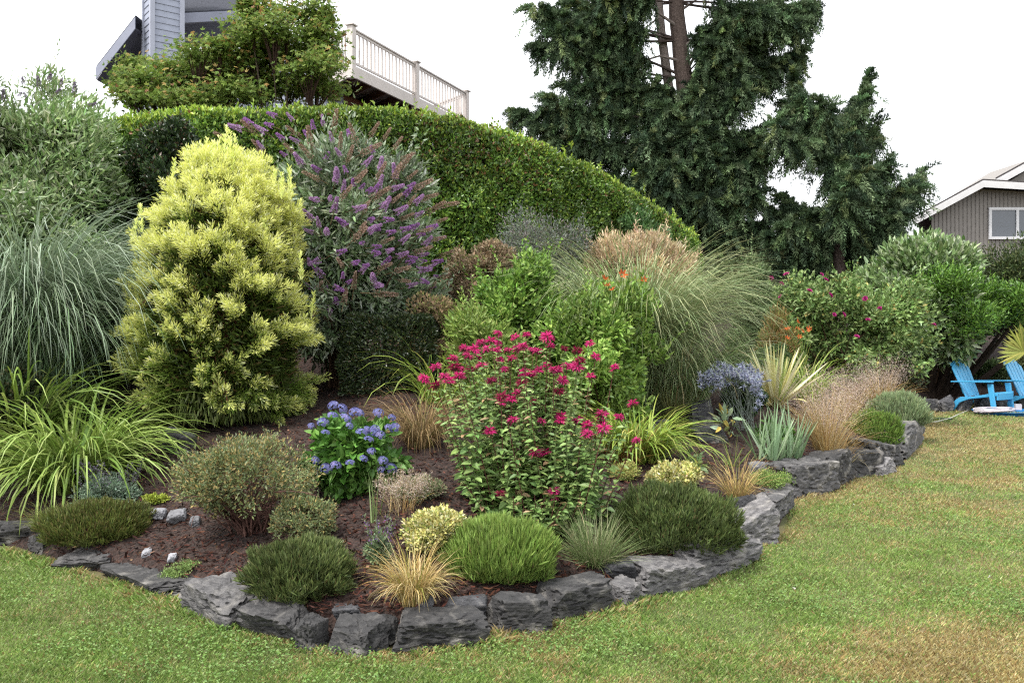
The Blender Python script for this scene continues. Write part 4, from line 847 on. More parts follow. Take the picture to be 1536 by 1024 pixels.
# arching miscanthus
X, Yc, zb, zt, r = spec(838, 1105, 352, Y=10.3)
MIS = [(166, 186, 130, 3), (138, 164, 106, 3), (188, 202, 158, 2), (194, 182, 136, 1)]
root, rng = grass("maiden_grass", "big fountain of arching grey green grass in the middle of the slope", X-.2, Yc-.2, zb, 3400, 2.0, .015, (.02, .34), (1.2, 2.6), MIS, .3, segs=9, power=1.9, lj=.22, tip=[(194, 198, 146), (164, 186, 130)])
mb = MB(); tuft(mb, rng, X-.55, Yc-.2, None, 900, 1.5, .010, (.05, .4), (1.3, 2.6), MIS, .2, 8, power=1.8); tuft(mb, rng, X+.3, Yc-.25, None, 1500, 1.25, .010, (.05, .5), (1.3, 2.6), MIS, .25, 8, power=1.8)
obj(mb, "side_blades", LEAF, root)
LILYP = [(150, 178, 70, 3), (126, 156, 58, 3), (176, 194, 88, 2), (196, 196, 110, .8)]
def clump(name, label, px, py, hpx, n, W, pal=LILYP, lean=(.1, .75), droop=(1.1, 2.5), r0=.16, Y=None, lf=1.35, **kw):
    if Y is None: p = onground(px, py)
    else: X = (px-CX)/F*Y; p = np.array([X, Y, Hs(X, Y)])
    return grass(name, label, p[0], p[1], p[2], n, hpx*p[1]/F*lf, W, lean, droop, pal, r0, **kw)
clump("daylily_clump", "yellow green strap leaved clump right of the bee balm", 955, 600, 76, 480, .02, Y=8.0, cat="plant", part="leaves", r0=.22)
clump("daylily_clump", "big glossy daylily clump spilling toward the left heather", 112, 722, 124, 660, .026, [(154, 180, 84, 3), (130, 158, 70, 3), (182, 202, 114, 2), (112, 136, 62, 1)], cat="plant", part="leaves", r0=.26, lean=(.12, .9), droop=(1.2, 2.6), segs=8)
clump("daylily_clump", "taller daylily clump cut by the left edge of the photo", 22, 690, 165, 480, .025, [(156, 182, 88, 3), (132, 160, 74, 3), (184, 204, 116, 2)], cat="plant", part="leaves", r0=.24, segs=8)
clump("daylily_clump", "small loose strap leaved clump beside the square yew", 660, 560, 90, 130, .014, Y=8.9, cat="plant", part="leaves", r0=.16)
# brown sedges and hair grasses
clump("brown_sedge", "weeping tan brown sedge left of the bee balm", 632, 668, 82, 700, .005, [(160, 136, 96, 3), (136, 112, 76, 3), (184, 162, 122, 2), (122, 124, 70, .8)], r0=.11, lean=(.1, .8), droop=(1.2, 2.6), m=DRY)
clump("golden_grass", "golden straw grass tuft at the front edge", 620, 905, 68, 600, .005, [(218, 192, 128, 3), (194, 164, 100, 3), (230, 210, 156, 2), (150, 150, 74, .8)], r0=.07, lean=(.03, .36), droop=(.6, 2.5), m=DRY, lf=1.25)
clump("tan_grass", "small tan grass tuft behind the pale pointed stone", 1106, 752, 50, 260, .005, [(210, 182, 124, 3), (184, 154, 100, 2), (156, 158, 92, 1)], r0=.07, m=DRY, lean=(.05, .7), droop=(.4, 1.8))
clump("fescue_tuft", "spiky grey green fescue tuft beside the biggest heather", 893, 843, 62, 900, .004, [(140, 156, 104, 3), (116, 138, 80, 3), (176, 172, 132, 2)], r0=.09, lean=(.05, 1.25), droop=(.1, .7), lf=1.05)
clump("copper_sedge", "low coppery sedge behind the variegated ball at the bee balm's right", 938, 690, 52, 380, .005, [(176, 140, 84, 3), (150, 112, 66, 2), (160, 154, 84, 1)], r0=.14, m=DRY, lean=(.2, 1.0), droop=(.6, 1.8))
clump("low_sedge", "small yellowish grass tuft at the left behind the edging stones", 78, 788, 34, 170, .005, [(150, 156, 84), (126, 136, 66)], r0=.1, lean=(.2, 1.0), droop=(.6, 1.6))
clump("low_sedge", "thin dry sedge with short upright blades beside the boulder below the sea holly", 1012, 640, 46, 200, .005, [(140, 140, 84), (116, 120, 66)], r0=.1, lean=(.05, .5), droop=(.3, 1.2))
def hairgrass(label, px, py, hpx, wpx, nb, ns, Y=None, cloud=(238, 216, 204)):
    root, rng = clump("hair_grass", label, px, py, hpx*.55, nb, .005, [(222, 194, 132, 3), (198, 162, 104, 3), (228, 210, 160, 2)], r0=.13, lean=(.02, .6), droop=(.3, 1.7), m=DRY, lf=1.2, Y=Y)
    X, Yc, zb = root.location; s = Yc/F; mb = MB(); n = ns
    a = rng.random(n)*6.283; rr = .1*np.sqrt(rng.random(n)); b = np.stack([X+rr*np.cos(a), Yc+rr*np.sin(a), np.full(n, zb)], -1)
    ct = blades(mb, rng, b, a, rng.uniform(0, .35, n), hpx*s*rng.uniform(.6, 1.08, n), .0035, rng.uniform(.1, .8, n), pal_cols(rng, n, [(222, 198, 158), (206, 180, 146)], .12), segs=5, power=1.6)
    m_ = 46; k = np.repeat(np.arange(n), m_); f_ = rng.uniform(.5, 1, n*m_); base_ = np.stack([np.stack([np.interp(f_[k == q], np.linspace(0, 1, 6), ct[q, :, j]) for j in range(3)], -1) for q in range(n)]).reshape(-1, 3)
    spd = hpx*s*.13*(1.15-f_); P = base_+rng.normal(0, 1, base_.shape)*spd[:, None]
    leaves(mb, P, rng.normal(0, 1, P.shape)+[0, 0, .4], rng.normal(0, 1, P.shape), rng.uniform(.010, .026, len(P)), .0032, pal_cols(rng, len(P), [(*cloud, 3), (220, 194, 184, 2), (244, 230, 214, 1.5)], .12), 'd')
    obj(mb, "seed_heads", DRY, root)
hairgrass("pink tan hair grass with airy seed heads beside the iris", 1240, 682, 135, 90, 620, 150)
hairgrass("second pinkish hair grass further back beside the lavender mound", 1322, 618, 88, 90, 420, 130)
hairgrass("faded mauve grass behind the other hair grasses under the rose", 1270, 600, 78, 60, 250, 110, Y=11.6, cloud=(192, 166, 160))
hairgrass("wispy pinkish grass on the mulch below the hydrangea", 600, 765, 62, 70, 60, 60, cloud=(190, 170, 140))

# iris fans, yucca
def sword(name, label, px, py, hpx, nf, pal, W, spread, n_per=7, cat="plant", fan=.5, tip=None, droop=(0, .15), m=None):
    p = onground(px, py); rng = rg(label); root = thing(name, label, cat, tuple(p)); mb = MB(); s = p[1]/F
    for i in range(nf):
        ox = rng.uniform(-1, 1)*spread*s; oy = rng.normal(0, .08); ba = rng.normal(0, .5)
        ln = np.linspace(-fan, fan, n_per)+rng.normal(0, .07, n_per); az = np.where(ln > 0, ba, ba+np.pi); bx0 = p[0]+ox; by0 = p[1]+oy
        by0 += max(0, .32-float(dist(np.array([bx0]), np.array([by0]))[0]))*1.3
        b = np.tile([bx0, by0, Hs(bx0, by0)-.01], (n_per, 1))+np.stack([ln*.05, 0*ln, 0*ln], -1)
        blades(mb, rng, b, az, np.abs(ln), hpx*s*(1.08-.35*np.abs(ln))*rng.uniform(.75, 1.1, n_per), W, rng.uniform(*droop, n_per), pal_cols(rng, n_per, pal, .1), None if tip is None else pal_cols(rng, n_per, tip, .1), 6, 2, twist=.5)
    obj(mb, "leaves", m or LEAF, root); return root
IR = [(166, 194, 150, 3), (142, 174, 126, 3), (188, 208, 172, 1)]
sword("iris_clump", "row of grey green iris fans above the edging stones", 1182, 700, 82, 17, IR, .028, 46, 5)
sword("iris_clump", "grey green iris fan between bee balm and boulder", 985, 686, 62, 4, IR, .026, 14, 6, fan=.75)
sword("iris_clump", "small yellow green iris tuft alone on the mulch", 1098, 700, 48, 3, [(164, 184, 96, 3), (140, 164, 80, 2)], .012, 10, 6, fan=.6)
sword("iris_clump", "thin upright iris leaves on mulch below the hydrangea", 566, 775, 72, 2, [(150, 172, 110, 2), (128, 150, 90, 1)], .01, 4, 5, fan=.25)
p = onground(1163, 612); lab = "variegated yucca with cream and green sword leaves"; rng = rg(lab); root = thing("variegated_yucca", lab, "plant", tuple(p)); mb = MB(); n = 95; s = p[1]/F
az = rng.random(n)*6.283; ln = np.concatenate([rng.uniform(0.05, 1.0, 75), rng.uniform(1.0, 1.9, 20)])
b = np.tile(p, (n, 1))+np.stack([np.cos(az)*.03, np.sin(az)*.03, 0*az+.02], -1); Lb = 88*s*rng.uniform(.7, 1.1, n)*np.where(ln > 1, .75, 1)
st_ = rng.bit_generator.state
blades(mb, rng, b, az, ln, Lb*1.12, rng.uniform(.058, .08, n), np.where(ln > 1, .9, .08), pal_cols(rng, n, [(244, 238, 166, 4), (248, 242, 196, 2), (160, 178, 98, 1.6)], .08), None, 6, 2, twist=1.6)
obj(mb, "leaves", GLOSSY, root)

# ------------------------------------------------------------------ flowering clumps
# crimson bee balm
FLX = [(40,310),(82,265),(80,335),(125,310),(145,235),(150,268),(165,300),(190,200),(170,275),(208,275),(238,225),(245,180),(248,262),(285,170),(285,315),(310,145),(310,180),(305,205),(318,240),(335,275),(320,375),(320,398),(358,385),(360,235),(370,158),(380,200),(380,360),(395,325),(400,190),(415,150),(415,290),(435,205),(440,395),(455,208),(460,278),(485,145),(490,157),(490,265),(500,190),(525,280),(530,355),(545,315),(552,200),(580,268),(600,207),(600,265),(610,243),(645,182),(648,300),(668,230),(735,270),(802,400),(752,450),(690,438),(688,465),(695,490),(635,478),(637,510),(600,460),(538,465),(540,445),(470,465),(363,460),(280,500),(445,578),(482,580),(320,730),(515,718),(515,738),(815,535),(225,200),(345,205),(270,200),(560,262),(130,318),(112,300),(400,288),(430,292),(512,275),(180,196),(200,226)]
pc = onground(800, 792); Yc = pc[1]+.25; X = (800-CX)/F*Yc; zb = Hs(X, Yc); lab = "tall crimson flowered bee balm clump in the middle of the bed"
rng = rg("beebalm"); root = thing("bee_balm", lab, "plant", (X, Yc, zb)); ms = MB(); ml = MB()
def bee_flower(seed):
    rng = np.random.default_rng(seed); mb = MB()
    for (n, el, L) in ((18, -.4, .046), (20, .05, .046), (16, .5, .036)):
        a = np.arange(n)/n*6.283+rng.normal(0, .15, n); e = el+rng.normal(0, .2, n)
        D = np.stack([np.cos(a)*np.cos(e), np.sin(a)*np.cos(e), np.sin(e)], -1)
        leaves(mb, D*.006, D, rng.normal(0, .5, (n, 3))+[0, 0, 1], L*rng.uniform(.8, 1.2, n), .011, pal_cols(rng, n, ([(232, 62, 140, 3), (204, 44, 116, 2), (240, 110, 170, 1)], [(238, 80, 152, 3), (210, 54, 124, 2), (244, 130, 182, 1)], [(176, 40, 92, 3), (150, 40, 76, 2), (150, 90, 84, 1)])[seed], .14), 'd', curl=.3)
    n = 8; a = np.arange(n)/n*6.283; D = np.stack([np.cos(a), np.sin(a), -.5+0*a], -1)
    leaves(mb, D*.004-[0, 0, .012], D, np.tile([0, 0, 1.], (n, 1)), .03, .012, pal_cols(rng, n, [(96, 92, 62), (110, 66, 70)], .1), 'd')
    return mb
protoB = []
BGRN = [(152, 182, 106, 3), (128, 160, 88, 3), (174, 200, 120, 1.8), (106, 136, 76, 1)]
tops = []
for (zx, zy) in FLX:
    px, py = 620+zx/2.438, 440+zy/2.438; hfrac = np.clip((py-495)/300, 0, 1)
    dy = rng.uniform(-.25, .45)*(1-hfrac)-.45*hfrac if py > 560 else rng.uniform(-.2, .55)
    tops.append(at(px, py, Yc+dy))
for i in range(52):       # flowerless stems fill the clump
    px = rng.uniform(690, 940); py = rng.uniform(570, 740)+max(0, (abs(px-810)-80))*.4; tops.append(at(px, py, Yc+rng.uniform(-.5, .35)))
for i in range(26): px = rng.uniform(730, 880); tops.append(at(px, rng.uniform(740, 790), Yc-rng.uniform(.4, .6)))
for i, tp in enumerate(tops):
    bx_ = X+(tp[0]-X)*.6+rng.normal(0, .06); by_ = Yc+(tp[1]-Yc)*.7+rng.normal(0, .06); b0 = np.array([bx_, by_, Hs(bx_, by_)-.02])
    midp = np.array([bx_*.55+tp[0]*.45, by_*.55+tp[1]*.45, b0[2]*.45+tp[2]*.55]); cv = bez(b0, midp, tp, 10)
    tube(ms, cv, np.linspace(.004, .0025, 10), S(104, 66, 62) if rng.random() < .6 else S(104, 120, 74), 4)
    ht = tp[2]-b0[2]; nn_ = max(3, int(ht/.045))
    for j in range(1, nn_):
        t = j/nn_; c = np.array([np.interp(t, np.linspace(0, 1, 10), cv[:, q]) for q in range(3)]); a = rng.random()*3.14
        sz = .074*(1.15-.65*t)*rng.uniform(.8, 1.25)
        for q in (0, np.pi): 
            for w2 in range(2 if t < .7 else 1):
                aa = a+q+rng.normal(0, .4)+w2*1.2
                leaves(ml, c[None]+rng.normal(0, .004, (1, 3)), np.array([[np.cos(aa), np.sin(aa), rng.uniform(-.5, .35)]]), np.array([[0, -.1, 1.]])+rng.normal(0, .25, (1, 3)), sz, sz*.55, pal_cols(rng, 1, BGRN if rng.random() < .95 else [(190, 160, 120)], .16), 'h')
obj(ms, "stems", BARK, root); obj(ml, "foliage", LEAF, root)
for i in range(len(FLX)):
    loc = Vector(tops[i])-root.location; e = (rng.normal(0, .25), rng.normal(0, .25), rng.random()*6.28)
    if i < 3: o = bee_flower(i % 3).build("flower", PETAL, root); o.location = loc; o.rotation_euler = e; protoB.append(o)
    else: dup(protoB[rng.choice(3, p=[.45, .4, .15])], root, loc, e, rng.uniform(.72, 1.15))

# blue hydrangea
HX = [(170,750),(168,788),(205,763),(215,798),(250,775),(268,778),(133,812),(90,826),(142,850),(230,825),(275,850),(295,838),(322,842),(335,778),(385,795),(372,830),(395,832),(340,858),(300,875),(310,918),(282,945),(352,952),(232,960),(180,970),(145,980),(105,952),(345,985),(382,980),(100,992)]
X, Yc, zb, zt, r = spec(456, 614, 614, 750); Yc -= .05
root = shrub("hydrangea", "hydrangea with violet blue flower heads beside the golden conifer", "shrub", X, Yc, zb, zt, r, [(104, 150, 62, 3), (84, 128, 52, 3), (128, 172, 82, 1.6)], .085, .05, 4600, nc=54, cr=.27, shell=.35, up=.12, mid=.42, boxy=.25, low=1.2, kind='h', stems=16, rnd=.55, jit=.22)
def hyd(seed, Rr=.038):
    rng = np.random.default_rng(seed); mb = MB(); n = 46; d = nrm(rng.normal(0, 1, (n, 3))+[0, 0, .6]); d[:, 2] = np.abs(d[:, 2])
    for q in range(4):
        s1 = nrm(np.cross(d, [.2, .3, .9])); s2 = np.cross(d, s1); a = q*1.571+.3
        leaves(mb, d*[Rr, Rr, Rr*.6], s1*np.cos(a)+s2*np.sin(a)+d*.15, d, .012, .011, pal_cols(np.random.default_rng(seed), n, [(146, 150, 210, 3), (126, 132, 194, 2), (172, 174, 222, 2), (164, 152, 204, 1)], .1), 'd')
    return mb
protoH = []; rng = rg("hyd")
for i, (zx, zy) in enumerate(HX):
    px, py = 430+zx/2.438, 300+zy/2.438; u_ = ((px-535)/78)**2+((py-680)/72)**2; Yp = Yc-r*.95*math.sqrt(max(0.02, 1-min(u_, 1)))-.02
    loc = Vector(at(px, py, Yp))-root.location; e = (rng.uniform(.1, .8), rng.normal(0, .3), rng.random())
    if i < 2: o = hyd(i+1).build("flower_head", PETAL, root); o.location = loc; o.rotation_euler = e; protoH.append(o)
    else: dup(protoH[i % 2], root, loc, e, rng.uniform(.65, 1.15))

# heather / lavender mounds at the front
def md(name, label, x0, x1, yt, yb, pal, L, W, n, **kw):
    X, Y, zb, zt, r = spec(x0, x1, yt, yb, deep=.85); return mound(name, label, X, Y, zb, zt, r, pal, L, W, n, **kw)
HE = [(88, 104, 58, 3), (70, 88, 50, 3), (106, 118, 70, 1.5)]; HT = [(124, 136, 80, 3), (102, 116, 64, 2)]
md("heather_mound", "low dark green heather mound at the left behind the flat slab", 66, 220, 754, 832, [(88, 104, 48, 3), (72, 88, 42, 3), (110, 118, 62, 1)], .045, .007, 15000, tip=[(124, 134, 66, 3), (130, 116, 70, 1)])
md("heather_mound", "round dark green heather mound over the chunky edging stone", 370, 524, 810, 925, HE, .05, .007, 17000, tip=HT)
md("heather_mound", "biggest dark green heather mound, at the right front of the bed", 914, 1108, 730, 840, [(92, 106, 62, 3), (74, 90, 54, 3), (110, 120, 74, 1.5)], .05, .0075, 24000, tip=[(114, 130, 72, 3), (96, 114, 60, 2)])
md("lavender_mound", "bright lime green feathery mound at the front centre", 666, 832, 782, 886, [(122, 152, 66, 3), (100, 132, 56, 3), (148, 172, 86, 2)], .075, .007, 16000, tip=[(160, 186, 96, 3), (136, 164, 76, 2)], up=1.1, rag=.1)
md("rosemary_mound", "grey green upright mound at the far right end of the bed", 1304, 1387, 590, 646, [(136, 158, 110, 3), (112, 136, 88, 2), (160, 178, 134, 1.5)], .09, .012, 7000, tip=[(170, 188, 140)], up=1.1)
md("santolina_mound", "small dark green mound before the grey green one at the right edge of the bed", 1274, 1350, 618, 676, [(98, 128, 52, 3), (78, 106, 46, 2), (118, 150, 66, 1.5)], .07, .011, 6000, tip=[(134, 164, 76)], up=.9)
# variegated euonymus
VAR = [(232, 226, 152, 4), (214, 206, 122, 3), (150, 166, 84, 2), (242, 238, 190, 1.5)]
sh("variegated_shrub", "cream and green variegated shrub above the golden grass tuft", "shrub", (600, 712, 760, 846), VAR, .026, .015, 8500, nc=60, cr=.24, shell=.8, up=.5, stems=12, stem_r=.006)
sh("variegated_shrub", "round cream variegated shrub behind the biggest heather mound", "shrub", (966, 1052, 688, 742), VAR, .03, .017, 5200, nc=50, cr=.24, shell=.8, up=.5, stems=12, stem_r=.006)
# twiggy half bare shrub at left
sh("twiggy_shrub", "sparse twiggy shrub with yellowing leaves and bare brown branches inside", "shrub", (258, 490, 650, 828), [(138, 150, 96, 3), (116, 132, 86, 3), (172, 154, 96, 1.8), (150, 160, 120, 1.2), (190, 170, 110, .8)], .03, .011, 15000, nc=100, cr=.2, shell=.72, up=.5, mid=.62, low=.75, stems=60, bare=3, stem_col=S(112, 84, 76), stem_r=.008, shoots=90, shoot_l=.07)
sh("twiggy_shrub", "low right lobe of yellowing twiggy foliage above the dark heather", "shrub", (395, 516, 738, 826), [(138, 150, 96, 3), (116, 132, 86, 3), (172, 154, 96, 1.5), (150, 160, 120, 1.2)], .024, .009, 7000, nc=60, cr=.22, shell=.6, up=.5, mid=.45, stems=26, bare=2, stem_col=S(112, 84, 76), stem_r=.006, shoots=40, shoot_l=.06)
# catmint, salvia
def spiky(name, label, box_, n, ns, leafpal, flowpal, Y=None):
    X, Yc, zb, zt, r = spec(*box_, Y=Y); root = shrub(name, label, "plant", X, Yc, zb, zb+(zt-zb)*.72, r, leafpal, .03, .013, n, nc=36, cr=.3, shell=.3, stems=10, stem_r=.004)
    rng = rg(label+"f")
    for i in range(ns):
        mb = MB()
        a = rng.random()*6.283; q = r*.8*math.sqrt(rng.random()); b0 = np.array([X+q*math.cos(a), Yc+q*math.sin(a), zb+(zt-zb)*.5]); L = (zt-zb)*rng.uniform(.3, .55)
        m_ = 40; f_ = rng.random(m_); dr_ = nrm(np.array([math.cos(a)*.3, math.sin(a)*.3, 1.])); P = b0+dr_*(f_*L)[:, None]+rng.normal(0, .006, (m_, 3)); tube(mb, np.array([b0-dr_*.03, b0+dr_*L*.5, b0+dr_*L]), [.002, .002, .001], S(120, 130, 100), 4)
        leaves(mb, P, rng.normal(0, 1, (m_, 3))+[0, 0, .6], rng.normal(0, 1, (m_, 3)), .014, .009, pal_cols(rng, m_, flowpal, .14), 'd')
        obj(mb, "flower_spike", PETAL, root)
spiky("catmint", "silvery catmint with faded mauve spikes behind the left heather", (112, 212, 690, 770), 5000, 22, [(140, 162, 136, 3), (118, 144, 116, 2), (160, 178, 156, 1)], [(140, 128, 150, 2), (112, 104, 124, 1), (120, 136, 110, 1)])
spiky("salvia", "small salvia with a few purple flower spikes beside the golden grass", (542, 592, 772, 858), 1500, 9, [(136, 156, 118, 3), (112, 136, 92, 2)], [(140, 150, 118, 2), (150, 112, 176, 1)])
sh("sedum", "low grey green and pinkish sedum left of the bee balm", "plant", (580, 672, 706, 762), [(150, 158, 116, 3), (176, 156, 130, 2), (126, 142, 96, 2)], .022, .008, 5200, nc=50, cr=.25, shell=.4, up=.5, stems=10, stem_r=.004)
sh("chartreuse_sedum", "small chartreuse plant between catmint and twiggy shrub", "plant", (212, 254, 738, 760), [(176, 188, 74, 3), (150, 166, 62, 2)], .02, .012, 900, nc=20, stems=4, stem_r=.004)
sh("creeping_thyme", "flat bright green thyme patch above the big edging stone", "plant", (236, 302, 855, 882), [(140, 166, 92, 3), (120, 146, 78, 2), (160, 178, 110, 1)], .012, .007, 2600, nc=40, cr=.3, stems=4, stem_r=.003)
sh("creeping_thyme", "green thyme cushion spilling over the grey edging at the right bend", "plant", (1116, 1192, 700, 742), [(138, 166, 82, 3), (116, 146, 68, 2), (156, 178, 100, 1)], .016, .009, 4200, nc=40, cr=.3, stems=4, stem_r=.003)
sh("yellow_sedum", "yellow green low plant beside the right foot of the bee balm", "plant", (905, 968, 690, 726), [(176, 180, 100, 3), (150, 158, 80, 2), (186, 164, 104, 1)], .02, .011, 2200, nc=36, cr=.3, stems=6, stem_r=.004)
sh("leafy_seedling", "small grey green broad leaved plant on mulch beside the round variegated shrub", "plant", (1012, 1072, 672, 716), [(130, 156, 106, 3), (150, 168, 100, 2), (176, 170, 90, .6)], .075, .035, 60, nc=14, kind='h', stems=6, stem_r=.004, shell=.2)
sh("mullein", "broad leaved grey plant in front of the weathered boulder", "plant", (1062, 1112, 608, 668), [(150, 172, 136, 3), (176, 178, 120, 1.2), (196, 176, 84, .5)], .12, .045, 46, nc=12, kind='h', stems=5, stem_r=.006, shell=.2, up=.6)
sh("ligularia", "round leaved bright green plant behind the row of iris", "plant", (1128, 1192, 626, 672), [(110, 154, 66, 3), (88, 130, 56, 2)], .10, .08, 90, nc=16, kind='h', stems=8, stem_r=.005)
# sea holly over a dark box ball
sh("box_ball", "dark rounded box ball under the blue sea holly", "shrub", (1082, 1150, 562, 632), [(70, 100, 48, 3), (54, 80, 42, 3), (94, 124, 58, 1)], .035, .02, 9000, nc=50, cr=.3, shell=.8, mid=.5, m=GLOSSY, stems=8)
lab = "steel blue sea holly arching over the dark box ball"; p = onground(1098, 628); p[1] -= .15; rng = rg(lab); root = thing("sea_holly", lab, "plant", (p[0], p[1], Hs(p[0], p[1]))); mst = MB(); mh = MB(); Yq = p[1]-.6
for (px, py, sx, sy, nh) in ((1072, 566, 24, 15, 46), (1098, 558, 26, 12, 40), (1128, 568, 18, 14, 42), (1138, 586, 9, 16, 20), (1118, 560, 20, 10, 24), (1088, 684, 16, 8, 6)):
    for i in range(nh):
        e = at(px+rng.normal(0, sx*.55), py+rng.normal(0, sy*.55), Yq+rng.normal(0, .14)); b0 = np.array([p[0]+rng.normal(0, .1), p[1]-.3, Hs(p[0], p[1]-.3)])
        if i % 6 == 0: tube(mst, bez(b0, np.array([b0[0]*.6+e[0]*.4, b0[1], e[2]*.9]), e, 7), np.linspace(.0035, .002, 7), S(150, 160, 150), 4)
        n = 16; D = nrm(rng.normal(0, 1, (n, 3))+[0, 0, .3]); leaves(mh, e+D*.006, D, rng.normal(0, 1, (n, 3)), rng.uniform(.025, .05, n), .009, pal_cols(rng, n, [(200, 206, 228, 3), (172, 180, 210, 2), (222, 226, 238, 1.5)], .12), 'd')
        n = 6; D = nrm(rng.normal(0, 1, (n, 3))+[0, 0, 1]); leaves(mh, e+D*.002, D, rng.normal(0, 1, (n, 3)), .018, .014, pal_cols(rng, n, [(112, 112, 160)], .1), 'd')
obj(mst, "stems", BARK, root); obj(mh, "flower_heads", PETAL, root)

# ------------------------------------------------------------------ right hand background shrubs
sh("rhododendron", "large dome of pale green rhododendron leaves under the beige house", "shrub", (1275, 1488, 346), [(156, 182, 122, 3), (130, 160, 96, 3), (190, 206, 164, 2.4), (92, 122, 66, 1)], .16, .062, 22000, Y=17.8, nc=80, cr=.25, shell=.75, mid=.55, kind='h', m=GLOSSY, up=.45, stems=16, stem_r=.03, rnd=.4)
sh("evergreen_shrub", "dark olive evergreen mass at the right edge below the beige house", "shrub", (1440, 1640, 338), [(82, 98, 54, 3), (64, 80, 46, 3), (104, 112, 66, 1.5)], .10, .035, 30000, Y=20.0, nc=80, mid=.55, stems=14, stem_r=.03, shoots=60, shoot_l=.3)
sh("cistus_shrub", "grey green shrub between the arching grass and the rose", "shrub", (1085, 1165, 376), [(124, 146, 96, 3), (102, 126, 80, 3), (150, 166, 118, 1)], .07, .022, 15000, Y=13.6, nc=50, shell=.4, mid=.5, shoots=60, shoot_l=.3, up=.7)
sh("rust_shrub", "rusty thin grasses and stems left of the rose bush", "plant", (1120, 1200, 432), [(160, 128, 84, 3), (134, 140, 76, 3), (184, 156, 104, 1)], .09, .012, 5000, Y=12.9, nc=40, shell=.2, up=1.1, m=DRY, stems=14, rnd=.4, kind='s')
sh("low_green_shrub", "low dark green shrub behind the variegated yucca", "shrub", (1068, 1135, 505), [(88, 114, 58, 3), (68, 92, 50, 3), (120, 148, 70, 1)], .05, .022, 6500, Y=11.6, nc=40, stems=8)
sh("low_green_shrub", "dark green leafy shrub left of the orange daylilies", "shrub", (1125, 1195, 508), [(84, 112, 54, 3), (66, 92, 48, 3), (120, 150, 72, 1)], .06, .025, 6500, Y=12.4, nc=40, stems=8)
# rose bush with magenta blooms
RBX = [(-5, .0)]
X, Yc, zb, zt, r = spec(1095, 1408, 402, Y=14.3); lab = "wide rugosa rose bush dotted with magenta blooms"
root = shrub("rose_bush", lab, "shrub", X, Yc, zb-.05, zt, r, [(150, 178, 104, 3), (124, 156, 86, 3), (172, 196, 128, 1.8), (98, 126, 66, 1), (186, 178, 104, .5)], .085, .042, 32000, nc=130, cr=.17, shell=.3, mid=.55, boxy=.6, ry=1.0, stems=34, stem_r=.014, shoots=150, shoot_l=.3, up=.25)
def rose(seed, L=.05):
    rng = np.random.default_rng(seed); mb = MB()
    for n, el, LL in ((6, .15, L), (6, .6, L*.85), (7, 1.1, L*.6)):
        a = np.arange(n)/n*6.283+rng.random(); D = np.stack([np.cos(a)*math.cos(el), np.sin(a)*math.cos(el), np.full(n, math.sin(el))], -1)
        leaves(mb, D*.004, D, np.tile([0, 0, 1.], (n, 1))-D*.3, LL, LL*.95, pal_cols(rng, n, [(190, 46, 128, 2), (206, 70, 148, 1)], .1), 'h', curl=-.15)
    return mb
RO = [(1156, 418), (1180, 412), (1172, 426), (1171, 445), (1214, 437), (1238, 420), (1245, 443), (1251, 472), (1265, 472), (1302, 480), (1400, 487), (1320, 463), (1298, 448), (1150, 430), (1232, 412), (1285, 505)]
pr = None; rng = rg("roses")
for i, (px, py) in enumerate(RO):
    loc = Vector(at(px, py, Yc-.95+rng.uniform(-.1, .1)+.4*((px-1260)/140)**2))-root.location; e = (rng.uniform(.5, 1.2), 0, rng.normal(0, .6))
    if pr is None: pr = rose(4).build("flower", PETAL, root); pr.location = loc; pr.rotation_euler = e
    else: dup(pr, root, loc, e, rng.uniform(.7, 1.15))
# orange daylilies
def lilies(label, pts, Yv, px0, py0, npy):
    X = (px0-CX)/F*Yv; zb = Hs(X, Yv); rng = rg(label); root = thing("orange_daylily", label, "plant", (X, Yv, zb)); mb = MB()
    tuft(mb, rng, X, Yv, None, 110, npy*Yv/F, .014, (.1, .6), (.6, 1.8), LILYP, .12); obj(mb, "leaves", LEAF, root)
    ms = MB(); pr = None; hd = []
    for px, py in pts: e = at(px, py, Yv+rng.uniform(-.15, .15)); hd.append(e); tube(ms, bez([X+rng.normal(0, .08), Yv, zb], [X, Yv, e[2]*.6+zb*.4], e, 6), np.linspace(.006, .004, 6), S(120, 140, 70), 4)
    obj(ms, "stems", BARK, root)
    for e in hd:
        loc = Vector(e)-root.location; ro = (rng.uniform(.4, 1.2), rng.normal(0, .3), rng.normal(0, .8))
        if pr is None:
            mf = MB(); n = 6; a = np.arange(n)/n*6.283; D = np.stack([np.cos(a), np.sin(a), .8+0*a], -1)
            leaves(mf, D*.01, D, np.tile([0, 0, 1.], (n, 1)), .055, .024, pal_cols(rng, n, [(226, 116, 60, 2), (210, 92, 48, 1)], .08), 'h', tip=pal_cols(rng, n, [(232, 130, 76)], .05)); pr = mf.build("flower", PETAL, root); pr.location = loc; pr.rotation_euler = ro
        else: dup(pr, root, loc, ro, rng.uniform(.75, 1.1))
lilies("orange daylily with a few blooms at the foot of the rose bush", [(1182, 495), (1196, 494), (1202, 497), (1210, 494), (1216, 495), (1199, 506), (1195, 483), (1180, 508)], 12.6, 1205, 560, 80)
lilies("orange daylily blooms rising through the airy light green shrub", [(906, 420), (910, 430), (932, 413), (920, 436), (966, 421)], 8.6, 915, 520, 70)
clump("yellow_lily_leaves", "yellow green leaf clump under the orange daylily blooms", 1212, 585, 70, 170, .016, Y=12.2, cat="plant", part="leaves")
sh("dark_undergrowth", "deep green undergrowth below the rose bush behind the hair grasses", "shrub", (1225, 1400, 520), [(74, 92, 50, 3), (60, 74, 44, 2), (110, 96, 62, 1)], .07, .03, 12000, Y=14.9, nc=60, ry=.6, stems=12)
